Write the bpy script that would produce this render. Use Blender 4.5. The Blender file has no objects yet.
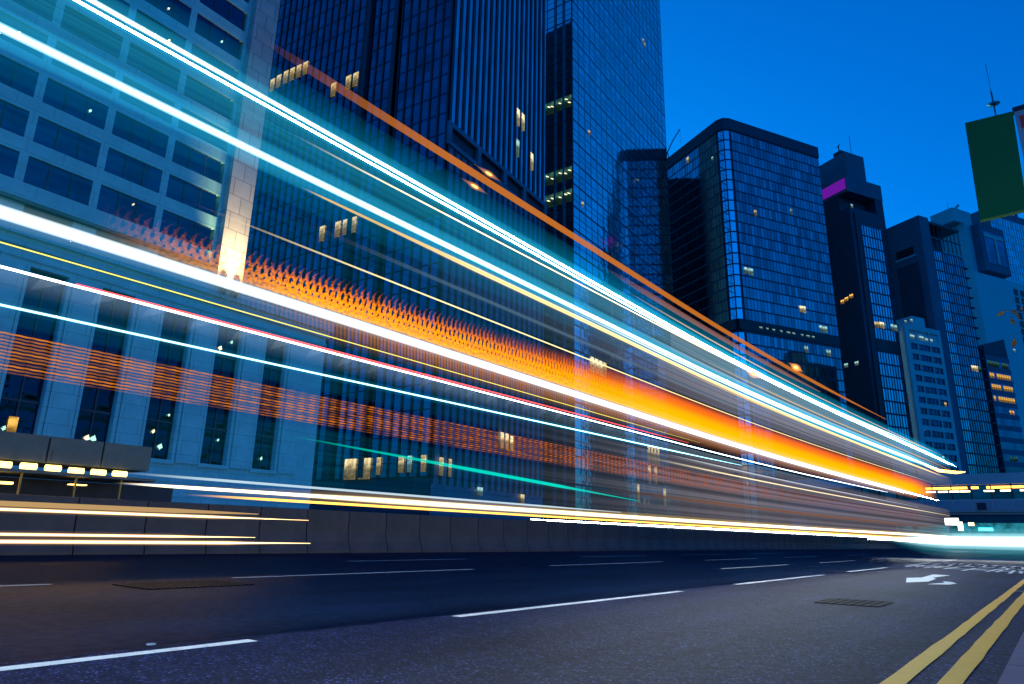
import bpy, math, random
from mathutils import Matrix, Vector
random.seed(7)
S = bpy.context.scene
COL = S.collection

# ------------------------------------------------------------------ camera
cam_d = bpy.data.cameras.new('camera')
cam = bpy.data.objects.new('camera', cam_d); COL.objects.link(cam)
cam_d.sensor_width = 36.0; cam_d.lens = 684.0/1024.0*36.0
cam_d.clip_start = 0.05; cam_d.clip_end = 6000
cam.matrix_world = Matrix(((0.78987, 0.15331, 0.5938, 0), (0.61297, -0.2277, -0.75658, 0), (0.01922, 0.96159, -0.27382, 0.75), (0, 0, 0, 1)))
S.camera = cam

# ------------------------------------------------------------------ sky, sun, exposure
W = bpy.data.worlds.new('World'); S.world = W; W.use_nodes = True
nt = W.node_tree; nt.nodes.clear()
sky = nt.nodes.new('ShaderNodeTexSky'); sky.sky_type = 'NISHITA'; sky.sun_disc = False
SUN_EL, SUN_AZ = 5.0, -52.0            # degrees; azimuth from the road direction (+Y), negative = to the left
sky.sun_elevation = math.radians(SUN_EL); sky.sun_rotation = math.radians(SUN_AZ)
sky.altitude = 0; sky.air_density = 1.0; sky.dust_density = 2.5; sky.ozone_density = 6.0
mul = nt.nodes.new('ShaderNodeMix'); mul.data_type = 'RGBA'; mul.blend_type = 'MULTIPLY'
mul.inputs[0].default_value = 1.0; mul.inputs[7].default_value = (0.002, 0.68, 1.0, 1)
bg = nt.nodes.new('ShaderNodeBackground'); bg.inputs[1].default_value = 0.15
out = nt.nodes.new('ShaderNodeOutputWorld')
nt.links.new(sky.outputs[0], mul.inputs[6]); nt.links.new(mul.outputs[2], bg.inputs[0]); nt.links.new(bg.outputs[0], out.inputs[0])
sd = bpy.data.lights.new('sun', 'SUN'); sd.energy = 0.04; sd.angle = math.radians(8); sd.color = (1.0, 0.8, 0.7)
sun = bpy.data.objects.new('sun', sd); COL.objects.link(sun)
az = math.radians(SUN_AZ); el = math.radians(SUN_EL)
sun.rotation_euler = Vector((math.sin(az)*math.cos(el), math.cos(az)*math.cos(el), math.sin(el))).to_track_quat('Z', 'Y').to_euler()
S.view_settings.view_transform = 'Standard'; S.view_settings.look = 'None'
S.view_settings.exposure = 1.65; S.view_settings.gamma = 1.0; S.view_settings.use_curve_mapping = False
S.cycles.transparent_max_bounces = 40; S.cycles.max_bounces = 6; S.cycles.diffuse_bounces = 2
S.cycles.glossy_bounces = 4; S.cycles.volume_bounces = 0; S.cycles.sample_clamp_indirect = 4.0
S.cycles.use_denoising = True

# ------------------------------------------------------------------ mesh helpers
class MB:
    def __init__(self): self.v = []; self.f = []; self.m = []; self.uv = []; self.sm = []
    def quad(self, a, b, c, d, mi=0, uv=None, smooth=False):
        n = len(self.v); self.v += [a, b, c, d]; self.f.append((n, n+1, n+2, n+3)); self.m.append(mi)
        self.uv.append(uv or [(0, 0), (1, 0), (1, 1), (0, 1)]); self.sm.append(smooth)
    def poly(self, pts, mi=0):
        n = len(self.v); self.v += list(pts); self.f.append(tuple(range(n, n+len(pts)))); self.m.append(mi)
        self.uv.append([(0, 0)]*len(pts)); self.sm.append(False)
    def box(self, x0, x1, y0, y1, z0, z1, mi=0):
        n = len(self.v)
        self.v += [(x0, y0, z0), (x1, y0, z0), (x1, y1, z0), (x0, y1, z0), (x0, y0, z1), (x1, y0, z1), (x1, y1, z1), (x0, y1, z1)]
        for q in ((0, 3, 2, 1), (4, 5, 6, 7), (0, 1, 5, 4), (1, 2, 6, 5), (2, 3, 7, 6), (3, 0, 4, 7)):
            self.f.append(tuple(n+i for i in q)); self.m.append(mi); self.uv.append([(0, 0), (1, 0), (1, 1), (0, 1)]); self.sm.append(False)
    def prism(self, pts, z0, z1, mi=0):          # pts counter-clockwise in xy
        n = len(pts)
        for i in range(n):
            a, b = pts[i], pts[(i+1) % n]
            self.quad((a[0], a[1], z0), (b[0], b[1], z0), (b[0], b[1], z1), (a[0], a[1], z1), mi)
        self.poly([(p[0], p[1], z1) for p in pts], mi); self.poly([(p[0], p[1], z0) for p in reversed(pts)], mi)
    def extrude(self, prof, axis_pts, mi=0, smooth=False, caps=True):   # prof = list of (offset vectors), axis = points
        k = len(prof); n = len(self.v)
        for p in axis_pts:
            for o in prof: self.v.append((p[0]+o[0], p[1]+o[1], p[2]+o[2]))
        for i in range(len(axis_pts)-1):
            for j in range(k):
                j2 = (j+1) % k
                self.f.append((n+i*k+j, n+i*k+j2, n+(i+1)*k+j2, n+(i+1)*k+j)); self.m.append(mi)
                self.uv.append([(0, 0), (0, 0), (1, 0), (1, 0)]); self.sm.append(smooth)
        if caps:
            e = n+(len(axis_pts)-1)*k
            self.f.append(tuple(n+j for j in reversed(range(k)))); self.m.append(mi); self.uv.append([(0, 0)]*k); self.sm.append(False)
            self.f.append(tuple(e+j for j in range(k))); self.m.append(mi); self.uv.append([(1, 0)]*k); self.sm.append(False)
    def tube(self, pts, radii, seg=8, mi=0, uy=False):
        n = len(self.v); pts = [Vector(p) for p in pts]
        for i, p in enumerate(pts):
            d = (pts[min(i+1, len(pts)-1)]-pts[max(i-1, 0)]).normalized()
            up = Vector((0, 0, 1)) if abs(d.z) < .95 else Vector((1, 0, 0))
            a = d.cross(up).normalized(); b = a.cross(d).normalized()
            r = radii[i] if isinstance(radii, (list, tuple)) else radii
            ra, rb = r if isinstance(r, tuple) else (r, r)
            for j in range(seg):
                t = 2*math.pi*j/seg; self.v.append(tuple(p+a*math.cos(t)*ra+b*math.sin(t)*rb))
        for i in range(len(pts)-1):
            for j in range(seg):
                j2 = (j+1) % seg
                self.f.append((n+i*seg+j, n+(i+1)*seg+j, n+(i+1)*seg+j2, n+i*seg+j2)); self.m.append(mi)
                self.uv.append([(pts[i].y, 0), (pts[i+1].y, 0), (pts[i+1].y, 0), (pts[i].y, 0)] if uy else [(0, 0)]*4); self.sm.append(True)
        e = n+(len(pts)-1)*seg; r0 = max(radii[0]) if isinstance(radii, (list, tuple)) and isinstance(radii[0], tuple) else (radii[0] if isinstance(radii, (list, tuple)) else 0)
        r1 = max(radii[-1]) if isinstance(radii, (list, tuple)) and isinstance(radii[-1], tuple) else (radii[-1] if isinstance(radii, (list, tuple)) else 0)
        k0 = len(self.v); self.v += [tuple(pts[0]-(pts[1]-pts[0]).normalized()*r0*2), tuple(pts[-1]+(pts[-1]-pts[-2]).normalized()*r1*2)]
        for j in range(seg):
            j2 = (j+1) % seg
            self.f += [(k0, n+j, n+j2), (k0+1, e+j2, e+j)]; self.m += [mi, mi]; self.sm += [False, False]
            self.uv += [[(pts[0].y if uy else 0, 0)]*3, [(pts[-1].y if uy else 1, 0)]*3]
    def mesh(self, name, mats):
        me = bpy.data.meshes.new(name); me.from_pydata(self.v, [], self.f); me.update()
        for m in (mats if isinstance(mats, (list, tuple)) else [mats]): me.materials.append(m)
        me.polygons.foreach_set('material_index', self.m); me.polygons.foreach_set('use_smooth', self.sm)
        u = me.uv_layers.new(name='UVMap'); flat = []
        for q in self.uv:
            for c in q: flat += [c[0], c[1]]
        u.data.foreach_set('uv', flat); me.update()
        return me
    def build(self, name, mats, parent=None, loc=None, rz=0.0):
        o = bpy.data.objects.new(name, self.mesh(name, mats)); COL.objects.link(o)
        if parent: o.parent = parent
        if loc: o.location = loc
        if rz: o.rotation_euler.z = rz
        return o

def tag(o, label, cat, group=None):
    o['label'] = label; o['category'] = cat
    if group: o['group'] = group
    return o
def struct(o): o['kind'] = 'structure'; return o
def thing(name, label, cat, loc=(0, 0, 0), rz=0.0, group=None):
    o = bpy.data.objects.new(name, None); COL.objects.link(o); o.location = loc; o.rotation_euler.z = rz
    o.empty_display_size = 0.3
    return tag(o, label, cat, group)
def dup(o, parent=None, loc=None, rz=None):
    c = o.copy(); COL.objects.link(c)
    if parent: c.parent = parent
    if loc is not None: c.location = loc
    if rz is not None: c.rotation_euler.z = rz
    for ch in o.children:
        d = ch.copy(); COL.objects.link(d); d.parent = c
        for g in ch.children:
            e = g.copy(); COL.objects.link(e); e.parent = d
    return c

# ------------------------------------------------------------------ materials
class NG:                       # tiny node-graph writer
    def __init__(self, name):
        self.mat = bpy.data.materials.new(name); self.mat.use_nodes = True
        self.t = self.mat.node_tree; self.t.nodes.clear()
        self.out = self.t.nodes.new('ShaderNodeOutputMaterial')
    def n(self, kind, **kw):
        x = self.t.nodes.new(kind)
        for k, v in kw.items(): setattr(x, k, v)
        return x
    def link(self, a, b): self.t.links.new(a, b)
    def put(self, sock, val):
        if isinstance(val, bpy.types.NodeSocket): self.link(val, sock)
        else: sock.default_value = val
    def m(self, op, a, b=0.0, c=0.0):
        x = self.n('ShaderNodeMath', operation=op)
        self.put(x.inputs[0], a); self.put(x.inputs[1], b)
        if len(x.inputs) > 2: self.put(x.inputs[2], c)
        return x.outputs[0]
    def step(self, x, lo, hi):   # smoothstep
        r = self.n('ShaderNodeMapRange', interpolation_type='SMOOTHSTEP')
        self.put(r.inputs[0], x); r.inputs[1].default_value = lo; r.inputs[2].default_value = hi
        r.inputs[3].default_value = 0; r.inputs[4].default_value = 1
        return r.outputs[0]
    def ramp(self, x, stops):
        r = self.n('ShaderNodeValToRGB'); e = r.color_ramp.elements
        while len(e) < len(stops): e.new(0.5)
        for q, (p, c) in zip(e, stops): q.position = p; q.color = (*c, 1) if len(c) == 3 else c
        self.put(r.inputs[0], x); return r.outputs[0]
    def uv(self):
        u = self.n('ShaderNodeUVMap'); s = self.n('ShaderNodeSeparateXYZ'); self.link(u.outputs[0], s.inputs[0])
        return s.outputs[0], s.outputs[1]
    def obj(self): return self.n('ShaderNodeTexCoord').outputs['Object']
    def noise(self, vec, scale, detail=3.0, rough=0.5):
        x = self.n('ShaderNodeTexNoise'); x.inputs['Scale'].default_value = scale
        x.inputs['Detail'].default_value = detail; x.inputs['Roughness'].default_value = rough
        if vec is not None: self.link(vec, x.inputs['Vector'])
        return x.outputs[0]
    def bsdf(self, color, rough=0.6, metal=0.0, spec=0.5, normal=None):
        p = self.n('ShaderNodeBsdfPrincipled')
        self.put(p.inputs['Base Color'], color if isinstance(color, bpy.types.NodeSocket) else (*color, 1))
        self.put(p.inputs['Roughness'], rough); self.put(p.inputs['Metallic'], metal)
        self.put(p.inputs['Specular IOR Level'], spec)
        if normal is not None: self.link(normal, p.inputs['Normal'])
        self.link(p.outputs[0], self.out.inputs[0]); return p
    def bump(self, h, strength=0.3, dist=0.02):
        b = self.n('ShaderNodeBump'); b.inputs['Strength'].default_value = strength; b.inputs['Distance'].default_value = dist
        self.link(h, b.inputs['Height']); return b.outputs[0]

def mat_plain(name, c, rough=0.6, var=0.25, scale=1.5, metal=0.0, spec=0.5):
    g = NG(name); n = g.noise(g.obj(), scale, 5, 0.6)
    lo = tuple(x*(1-var) for x in c); hi = tuple(min(1, x*(1+var)) for x in c)
    g.bsdf(g.ramp(n, [(0.3, lo), (0.7, hi)]), rough, metal, spec); return g.mat
def mat_emit(name, c, s, sample=True):
    g = NG(name); e = g.n('ShaderNodeEmission'); e.inputs[0].default_value = (*c, 1); e.inputs[1].default_value = s
    g.link(e.outputs[0], g.out.inputs[0])
    if not sample: g.mat.cycles.emission_sampling = 'NONE'
    return g.mat
def mat_room(name, c, s, scale=0.7):          # lit room behind a pane: uneven light
    g = NG(name); n = g.noise(g.obj(), scale, 3, 0.7)
    k = g.ramp(n, [(0.35, tuple(x*0.15 for x in c)), (0.6, c)])
    u_, v_ = g.uv(); e = g.n('ShaderNodeEmission'); g.link(k, e.inputs[0]); g.put(e.inputs[1], g.m('MULTIPLY', g.m('ADD', .22, g.m('MULTIPLY', g.step(v_, .40, .80), .95)), s))
    g.link(e.outputs[0], g.out.inputs[0]); g.mat.cycles.emission_sampling = 'NONE'; return g.mat
def mat_glass(name, c=(0.45, 0.52, 0.6), rough=0.04, wob=0.12, cell=1.4, cellz=3.4, tint=0.3, wscale=0.5):
    """mirror-coated glazing; every pane a little different in tint and tilt"""
    g = NG(name); o = g.obj()
    sx = g.n('ShaderNodeSeparateXYZ'); g.link(o, sx.inputs[0])
    cx = g.m('FLOOR', g.m('DIVIDE', sx.outputs[0], cell)); cy = g.m('FLOOR', g.m('DIVIDE', sx.outputs[1], cell)); cz = g.m('FLOOR', g.m('DIVIDE', sx.outputs[2], cellz))
    cb = g.n('ShaderNodeCombineXYZ'); g.link(cx, cb.inputs[0]); g.link(cy, cb.inputs[1]); g.link(cz, cb.inputs[2])
    oi = g.n('ShaderNodeObjectInfo'); add = g.n('ShaderNodeVectorMath', operation='ADD'); g.link(cb.outputs[0], add.inputs[0])
    rr = g.m('MULTIPLY', oi.outputs['Random'], 91.7); cr = g.n('ShaderNodeCombineXYZ'); g.link(rr, cr.inputs[2]); g.link(cr.outputs[0], add.inputs[1])
    wn = g.n('ShaderNodeTexWhiteNoise', noise_dimensions='3D'); g.link(add.outputs[0], wn.inputs[0])
    colr = g.ramp(wn.outputs[0], [(0.0, tuple(x*(1-tint) for x in c)), (1.0, tuple(min(1, x*(1+tint*0.4)) for x in c))])
    n = g.noise(o, wscale, 1.5, 0.4)
    h = g.m('ADD', n, g.m('MULTIPLY', wn.outputs[0], 0.0))
    g.bsdf(colr, rough, 1.0, 0.5, g.bump(h, wob, 0.25)); return g.mat
def mat_blocks(name, c, mortar, bw, bh, rough=0.7, axis='XZ', var=0.12):
    g = NG(name); o = g.obj(); sx = g.n('ShaderNodeSeparateXYZ'); g.link(o, sx.inputs[0])
    cb = g.n('ShaderNodeCombineXYZ'); g.link(sx.outputs['XYZ'.index(axis[0])], cb.inputs[0]); g.link(sx.outputs['XYZ'.index(axis[1])], cb.inputs[1])
    b = g.n('ShaderNodeTexBrick'); g.link(cb.outputs[0], b.inputs[0])
    b.inputs['Color1'].default_value = (*[x*(1-var) for x in c], 1); b.inputs['Color2'].default_value = (*[min(1, x*(1+var)) for x in c], 1)
    b.inputs['Mortar'].default_value = (*mortar, 1); b.inputs['Scale'].default_value = 1.0
    b.inputs['Brick Width'].default_value = bw; b.inputs['Row Height'].default_value = bh; b.inputs['Mortar Size'].default_value = 0.025
    n = g.noise(o, 0.6, 6, 0.65)
    mx = g.n('ShaderNodeMix', data_type='RGBA', blend_type='MULTIPLY'); mx.inputs[0].default_value = 0.5
    g.link(b.outputs[0], mx.inputs[6]); g.link(g.ramp(n, [(0.3, (0.6, 0.6, 0.6)), (0.7, (1, 1, 1))]), mx.inputs[7])
    g.bsdf(mx.outputs[2], rough, normal=g.bump(g.m('SUBTRACT', 1.0, b.outputs['Fac']), 0.3, 0.02)); return g.mat
def mat_asphalt(name, base, spec_amt, rough, cell):
    g = NG(name); o = g.obj()
    v = g.n('ShaderNodeTexVoronoi'); v.inputs['Scale'].default_value = cell; g.link(o, v.inputs['Vector'])
    sep = g.n('ShaderNodeSeparateColor'); g.link(v.outputs['Color'], sep.inputs[0])
    big = g.noise(o, 0.35, 5, 0.6); mid = g.noise(o, 9.0, 4, 0.7)
    sv = g.n('ShaderNodeMapping'); sv.inputs['Scale'].default_value = (1.6, 0.03, 1); g.link(o, sv.inputs['Vector'])
    streak = g.noise(sv.outputs[0], 1.0, 4, 0.6)
    stone = g.ramp(sep.outputs[0], [(0.0, tuple(b*0.55 for b in base)), (0.6, base), (0.9, tuple(b*1.7 for b in base)), (1.0, tuple(b*spec_amt for b in base))])
    mx = g.n('ShaderNodeMix', data_type='RGBA', blend_type='MULTIPLY'); mx.inputs[0].default_value = 1.0
    g.link(stone, mx.inputs[6]); g.link(g.ramp(g.m('MULTIPLY', g.m('ADD', big, streak), 0.5), [(0.38, (0.42, 0.42, 0.45)), (0.62, (1.3, 1.28, 1.25))]), mx.inputs[7])
    r = g.m('ADD', g.m('MULTIPLY', mid, 0.25), rough-0.12)
    g.bsdf(mx.outputs[2], r, 0, 0.05, g.bump(g.m('ADD', v.outputs['Distance'], g.m('MULTIPLY', mid, 0.5)), 0.5, 0.006)); return g.mat
def mat_paint(name, c, worn=(0.03, 0.03, 0.035), amount=0.42):
    g = NG(name); o = g.obj(); n = g.noise(o, 14, 6, 0.75); n2 = g.noise(o, 90, 2, 0.6)
    k = g.m('ADD', g.m('MULTIPLY', n, 0.6), g.m('MULTIPLY', n2, 0.4))
    g.bsdf(g.ramp(k, [(amount-0.08, worn), (amount, tuple(x*0.8 for x in c)), (0.62, c)]), 0.55); return g.mat

M = {}
M['stone'] = mat_blocks('stone_cladding', (0.34, 0.82, 0.76), (0.25, 0.60, 0.56), 2.2, 1.0, 0.6, 'XZ', 0.03)
M['pier'] = mat_blocks('pier_blocks', (0.62, 0.60, 0.52), (0.2, 0.2, 0.17), 1.5, 1.5, 0.7, 'XZ', 0.08)
M['dark'] = mat_plain('dark_recess', (0.03, 0.035, 0.05), 0.7)
M['black'] = mat_plain('black_metal', (0.015, 0.016, 0.02), 0.4)
M['glassP'] = mat_glass('dark_window_glass', (0.05, 0.055, 0.08), 0.05, 0.5, 1.2, 2.6, 0.3, 0.8)
M['glassL'] = mat_glass('wavy_window_glass', (0.10, 0.11, 0.17), 0.05, 0.55, 1.5, 1.9, 0.3, 0.8)
M['frame'] = mat_plain('window_frame_metal', (0.05, 0.06, 0.08), 0.5)
M['glass1'] = mat_glass('dark_tower_glass', (0.19, 0.20, 0.28), 0.05, 0.08, 1.93, 3.9, 0.4)
M['glass1r'] = mat_glass('blue_stripe_glass', (0.58, 0.62, 0.70), 0.06, 0.12, 1.93, 3.9, 0.35)
M['fin'] = mat_plain('tower_fin_metal', (0.16, 0.18, 0.24), 0.45, 0.2, 0.4)
M['findark'] = mat_plain('dark_fin_metal', (0.025, 0.03, 0.045), 0.45, 0.2, 0.4)
M['panel1'] = mat_blocks('tower_panel', (0.24, 0.28, 0.36), (0.05, 0.05, 0.08), 2.0, 1.8, 0.5, 'XZ', 0.15)
M['glass2'] = mat_glass('mirror_tower_glass', (0.94, 1.0, 1.0), 0.07, 0.14, 2.93, 2.8, 0.30)
M['mull'] = mat_plain('dark_mullion', (0.03, 0.04, 0.07), 0.5)
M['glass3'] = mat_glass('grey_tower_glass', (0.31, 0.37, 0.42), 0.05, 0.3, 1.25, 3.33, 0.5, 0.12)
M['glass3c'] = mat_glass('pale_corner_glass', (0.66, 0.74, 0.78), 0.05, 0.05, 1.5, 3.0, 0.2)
M['darkwall'] = mat_plain('dark_cladding', (0.05, 0.055, 0.085), 0.6, 0.2, 0.15)
M['glass4'] = mat_glass('pale_band_glass', (0.62, 0.70, 0.74), 0.05, 0.2, 1.15, 3.4, 0.35, 0.12)
M['concrete'] = mat_plain('pale_concrete', (0.50, 0.55, 0.55), 0.75, 0.15, 0.12)
M['concrete_d'] = mat_plain('grey_concrete', (0.15, 0.16, 0.21), 0.75, 0.15, 0.12)
M['tile'] = mat_plain('apartment_render', (0.58, 0.64, 0.60), 0.75, 0.12, 0.3)
M['purple'] = mat_emit('purple_sign_light', (0.10, 0.006, 0.24), 0.42)
M['barrier'] = mat_plain('barrier_concrete', (0.075, 0.048, 0.046), 0.6, 0.3, 1.2)
M['metal'] = mat_plain('grey_metal', (0.25, 0.27, 0.3), 0.35, 0.2, 3.0, 0.6)
M['shelter'] = mat_plain('shelter_panel', (0.07, 0.09, 0.085), 0.45, 0.3, 1.0)
M['paint_w'] = mat_paint('white_road_paint', (0.80, 0.80, 0.80))
M['paint_y'] = mat_paint('yellow_road_paint', (0.95, 0.46, 0.004), (0.10, 0.07, 0.03), 0.31)
M['green'] = mat_plain('green_sign_face', (0.0, 0.15, 0.022), 0.6, 0.02, 0.3)
M['bark'] = mat_plain('bark', (0.05, 0.04, 0.03), 0.8, 0.3, 12)
M['leaf'] = mat_plain('autumn_leaf', (0.40, 0.16, 0.02), 0.6, 0.4, 30)
M['warm'] = mat_room('warm_room_light', (1.0, 0.78, 0.38), .32)
M['warmb'] = mat_room('warm_window_light', (1.0, 0.86, 0.5), .5, 1.3)
M['orangewin'] = mat_room('orange_room_light', (0.95, 0.5, 0.10), .5, 0.9)
M['green_room'] = mat_room('green_office_light', (0.10, 0.35, 0.28), .12, 0.5)
M['coolwin'] = mat_room('cool_room_light', (0.45, 0.85, 0.85), .3, 0.8)
M['spot'] = mat_emit('ceiling_lamp_glow', (0.9, 0.9, 0.5), .6, False)
M['spotc'] = mat_emit('cool_lamp_glow', (0.4, 0.9, 0.7), .5, False)

# ------------------------------------------------------------------ ground
g = MB(); g.quad((-1500, -300, -0.02), (1500, -300, -0.02), (1500, 3000, -0.02), (-1500, 3000, -0.02))
struct(g.build('ground', mat_plain('ground_dark', (0.06, 0.06, 0.065), 0.8, 0.3, 0.05)))
g = MB(); g.quad((-23.4, -60, 0), (-0.3, -60, 0), (-0.3, 700, 0), (-23.4, 700, 0))
struct(g.build('road', mat_asphalt('smooth_asphalt', (0.003, 0.010, 0.032), 3.0, 0.44, 90)))
g = MB(); g.quad((-4.85, -60, 0.004), (-0.3, -60, 0.004), (-0.3, 400, 0.004), (-4.85, 400, 0.004))
struct(g.build('near_lane', mat_asphalt('coarse_asphalt', (0.0105, 0.0145, 0.042), 8.0, 0.6, 75)))
g = MB()
for y0, y1, x in ((-1.2, 3.03, -4.66), (5.2, 10.25, -4.70), (12.7, 18.5, -4.76), (21.1, 26.4, -4.80), (30, 36, -4.80), (40, 46, -4.8),
                  (19.4, 25.4, -7.65), (29.5, 35.5, -7.7), (40, 46, -7.7), (55, 61, -7.7),
                  (-1, 3.95, -11.0), (6.6, 12.65, -10.95), (16.2, 23.1, -11.25), (27, 33, -11.3), (37, 43, -11.3), (50, 56, -11.3),
                  (13, 18, -15.85), (25.2, 31, -15.9), (35, 41, -15.9), (46, 52, -15.9)):
    b = MB(); w = 0.065 if x > -5 else 0.06; n = 12; q = []
    for i in range(n+1):
        y = y0+(y1-y0)*i/n; q.append((x-w+random.uniform(-.006, .006), x+w+random.uniform(-.006, .006), y))
    for i in range(n): b.quad((q[i][0], q[i][2], .009), (q[i][1], q[i][2], .009), (q[i+1][1], q[i+1][2], .009), (q[i+1][0], q[i+1][2], .009))
    struct(b.build('lane_dash', M['paint_w']))
for xs, w in ((-0.87, 0.055), (-0.63, 0.06)):
    b = MB(); ys = [-20]+[i*0.5 for i in range(0, 200)]; q = []
    for y in ys: q.append((xs-w+random.uniform(-.006, .006), xs+w+random.uniform(-.006, .006), y))
    for i in range(len(ys)-1): b.quad((q[i][0], q[i][2], .009), (q[i][1], q[i][2], .009), (q[i+1][1], q[i+1][2], .009), (q[i+1][0], q[i+1][2], .009))
    struct(b.build('yellow_line', M['paint_y']))
b = MB()
b.quad((-0.82, 15.2, .013), (-0.5, 15.0, .013), (-0.5, 15.7, .013), (-0.8, 15.55, .013))
struct(b.build('tar_patch', mat_plain('tar', (0.012, 0.012, 0.014), 0.5)))
# direction arrow and (worn, unreadable) lane wording
b = MB()
b.poly([(-2.68, 16.55, .013), (-2.40, 17.4, .013), (-2.46, 19.0, .013), (-2.60, 19.6, .013), (-2.46, 21.6, .013), (-2.86, 21.7, .013), (-2.80, 19.4, .013), (-3.02, 18.8, .013)])
b.poly([(-2.26, 16.2, .013), (-1.92, 16.5, .013), (-1.86, 17.1, .013), (-2.0, 17.7, .013), (-2.2, 17.9, .013), (-2.08, 17.2, .013), (-2.18, 16.8, .013)])
struct(b.build('road_arrow', M['paint_w']))
b = MB(); rr = random.Random(3)
for k in range(6):
    cx = -4.55+k*0.62
    for (ox, oy, sx, sy) in ((0, 0, .10, 3.4), (.26, .4, .09, 2.6), (.12, 1.2, .5, .35), (.12, 2.6, .46, .4), (.34, 3.2, .09, 2.2), (.05, 4.6, .5, .4), (0.1, 5.6, .1, 2.6), (.3, 7.2, .1, 2.0), (.1, 9.2, .48, .5)):
        if rr.random() < 0.85:
            x = cx+ox; y = 25.8+oy+k*-0.1+rr.uniform(-.4, .4)+(4.5-k)*0.5; s = rr.uniform(-.12, .12)
            b.quad((x, y, .013), (x+sx, y+s*2, .013), (x+sx+s, y+sy, .013), (x+s, y+sy, .013))
struct(b.build('lane_wording', M['paint_w']))
# kerb and pavement on the near side
g = MB(); i = 0; y = -20.0
while y < 200:
    g.box(-0.36, -0.20, y, y+0.985, -0.02, 0.12); y += 1.0
struct(g.build('kerb', mat_plain('kerb_stone', (0.12, 0.085, 0.13), 0.7, 0.2, 6)))
g = MB(); g.box(-0.198, 14, -20, 500, -0.02, 0.116)
struct(g.build('pavement', mat_blocks('paving', (0.09, 0.07, 0.10), (0.03, 0.03, 0.035), 0.6, 0.3, 0.7, 'XY')))
# far pavement and forecourt beyond the barrier
g = MB(); g.box(-160, -24.2, -60, 600, -0.02, 0.1)
struct(g.build('forecourt', mat_plain('forecourt_paving', (0.10, 0.10, 0.11), 0.6, 0.3, 0.4)))
# drain covers, road stud
def grate(label, x, y, w, d, nx, ny):
    t = thing('drain_grate', label, 'drain cover', (x, y, 0.006))
    f = MB(); f.box(-w/2, w/2, -d/2, d/2, -0.004, 0.004); f.build('sump', M['black'], t)
    f = MB()
    for i in range(nx+1):
        xx = -w/2+w*i/nx; f.box(xx-.018, xx+.018, -d/2, d/2, 0.0042, 0.006)
    for j in range(ny+1):
        yy = -d/2+d*j/ny; f.box(-w/2, w/2, yy-.018, yy+.018, 0.0062, 0.008)
    f.build('grille', mat_plain('cast_iron', (0.007, 0.007, 0.009), 0.7, 0.5, 8, 0.0, 0.08), t)
grate('large dark iron drain grating in the road before the second dashed line', -10.0, 5.3, 1.1, 1.5, 10, 12)
grate('small iron drain cover set in the coarse near lane', -2.3, 10.3, 0.75, 0.9, 7, 8)
b = MB(); b.prism([(math.cos(a)*.035, math.sin(a)*.03) for i, a in enumerate([k*math.pi/4 for k in range(8)])], 0, .008)
tag(b.build('road_stud', M['paint_w'], loc=(-4.95, 2.45, 0.006)), 'tiny white road stud beside the nearest dashed line', 'road stud')

# ------------------------------------------------------------------ concrete barrier
prof = [(-0.36, 0), (0.30, 0), (0.30, 0.10), (0.17, 0.42), (0.10, 0.75), (0.08, 1.62), (-0.08, 1.64), (-0.14, 0.75), (-0.34, 0.1)]
bm = MB(); bm.extrude([(p[0], 0, p[1]) for p in prof], [(0, 0.02, 0), (0, 2.01, 0)])
bm.f = [tuple(reversed(f)) for f in bm.f]
b0 = bm.build('barrier_segment', M['barrier'], loc=(-23.08, -9.68, 0.1))
tag(b0, 'grey concrete barrier segment standing in the row along the far road edge', 'concrete barrier', 'concrete barrier segments along the far road edge')
b0.location.z = 0.0
for k in range(1, 100):
    c = b0.copy(); c.location = (-23.08, -9.68+2.03*k, 0.0); COL.objects.link(c)

# ------------------------------------------------------------------ building frames
def tower(name, label, cat, P, yaw):
    return thing(name, label, cat, (P[0], P[1], 0), math.radians(yaw))
# local frame: +x along the street face going away, +y along the side face going away; faces lie at y=0 and x=0
def face_rot(face): return 0.0 if face == 'R' else -math.pi/2
def place(o, face, s, z, wl=0.0, off=0.0):
    """o built in (s, -out, z); put it on the street face 'R' or the side face 'L'"""
    if face == 'R': o.location = (s, -off, z)
    else: o.location = (-off, wl-s, z); o.rotation_euler.z = -math.pi/2
    return o
def band_mesh(w, hs, bay, sp, mw=0.12, depth=0.12, extra=(), seed=0):
    b = MB(); b.quad((0, 0, 0), (w, 0, 0), (w, 0, hs-sp), (0, 0, hs-sp), 0)
    b.box(0, w, -0.03, 0.0, hs-sp, hs-0.012, 1)
    for e, t in extra: b.box(0, w, -0.035, -0.004, e, e+t, 1)
    n = max(1, round(w/bay))
    for i in range(n+1):
        x = min(max(w*i/n, mw/2), w-mw/2); b.box(x-mw/2, x+mw/2, -depth, -0.003, 0.0, hs-sp-0.003, 1)
    return b
def bands(root, face, s0, z0, z1, w, hs, bay, sp, mats, wl=0, off=0.02, **kw):
    n = int((z1-z0)/hs+0.01); first = None
    for k in range(n):
        z = z0+k*hs; s = s0 if face == 'R' else s0+w
        if first is None: first = o = band_mesh(w, hs, bay, sp, **kw).build('window_band', mats, root)
        else: o = first.copy(); COL.objects.link(o)
        if face == 'R': o.location = (s0, -off, z)
        else: o.location = (-off, s0+w, z); o.rotation_euler.z = -math.pi/2
LITN = {}
def lit(root, face, s, z, w, h, mat, off=0.16, mull=0):
    b = MB(); b.box(-w/2, w/2, -0.05, 0, 0, h)
    if mull:
        for i in range(1, mull): x = -w/2+w*i/mull; b.box(x-.05, x+.05, -0.09, -0.051, 0, h, 1)
    o = b.build('lit_window', [mat, M['black']], root)
    if face == 'R': o.location = (s, -off, z)
    else: o.location = (-off, s, z); o.rotation_euler.z = -math.pi/2
    return o

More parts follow.
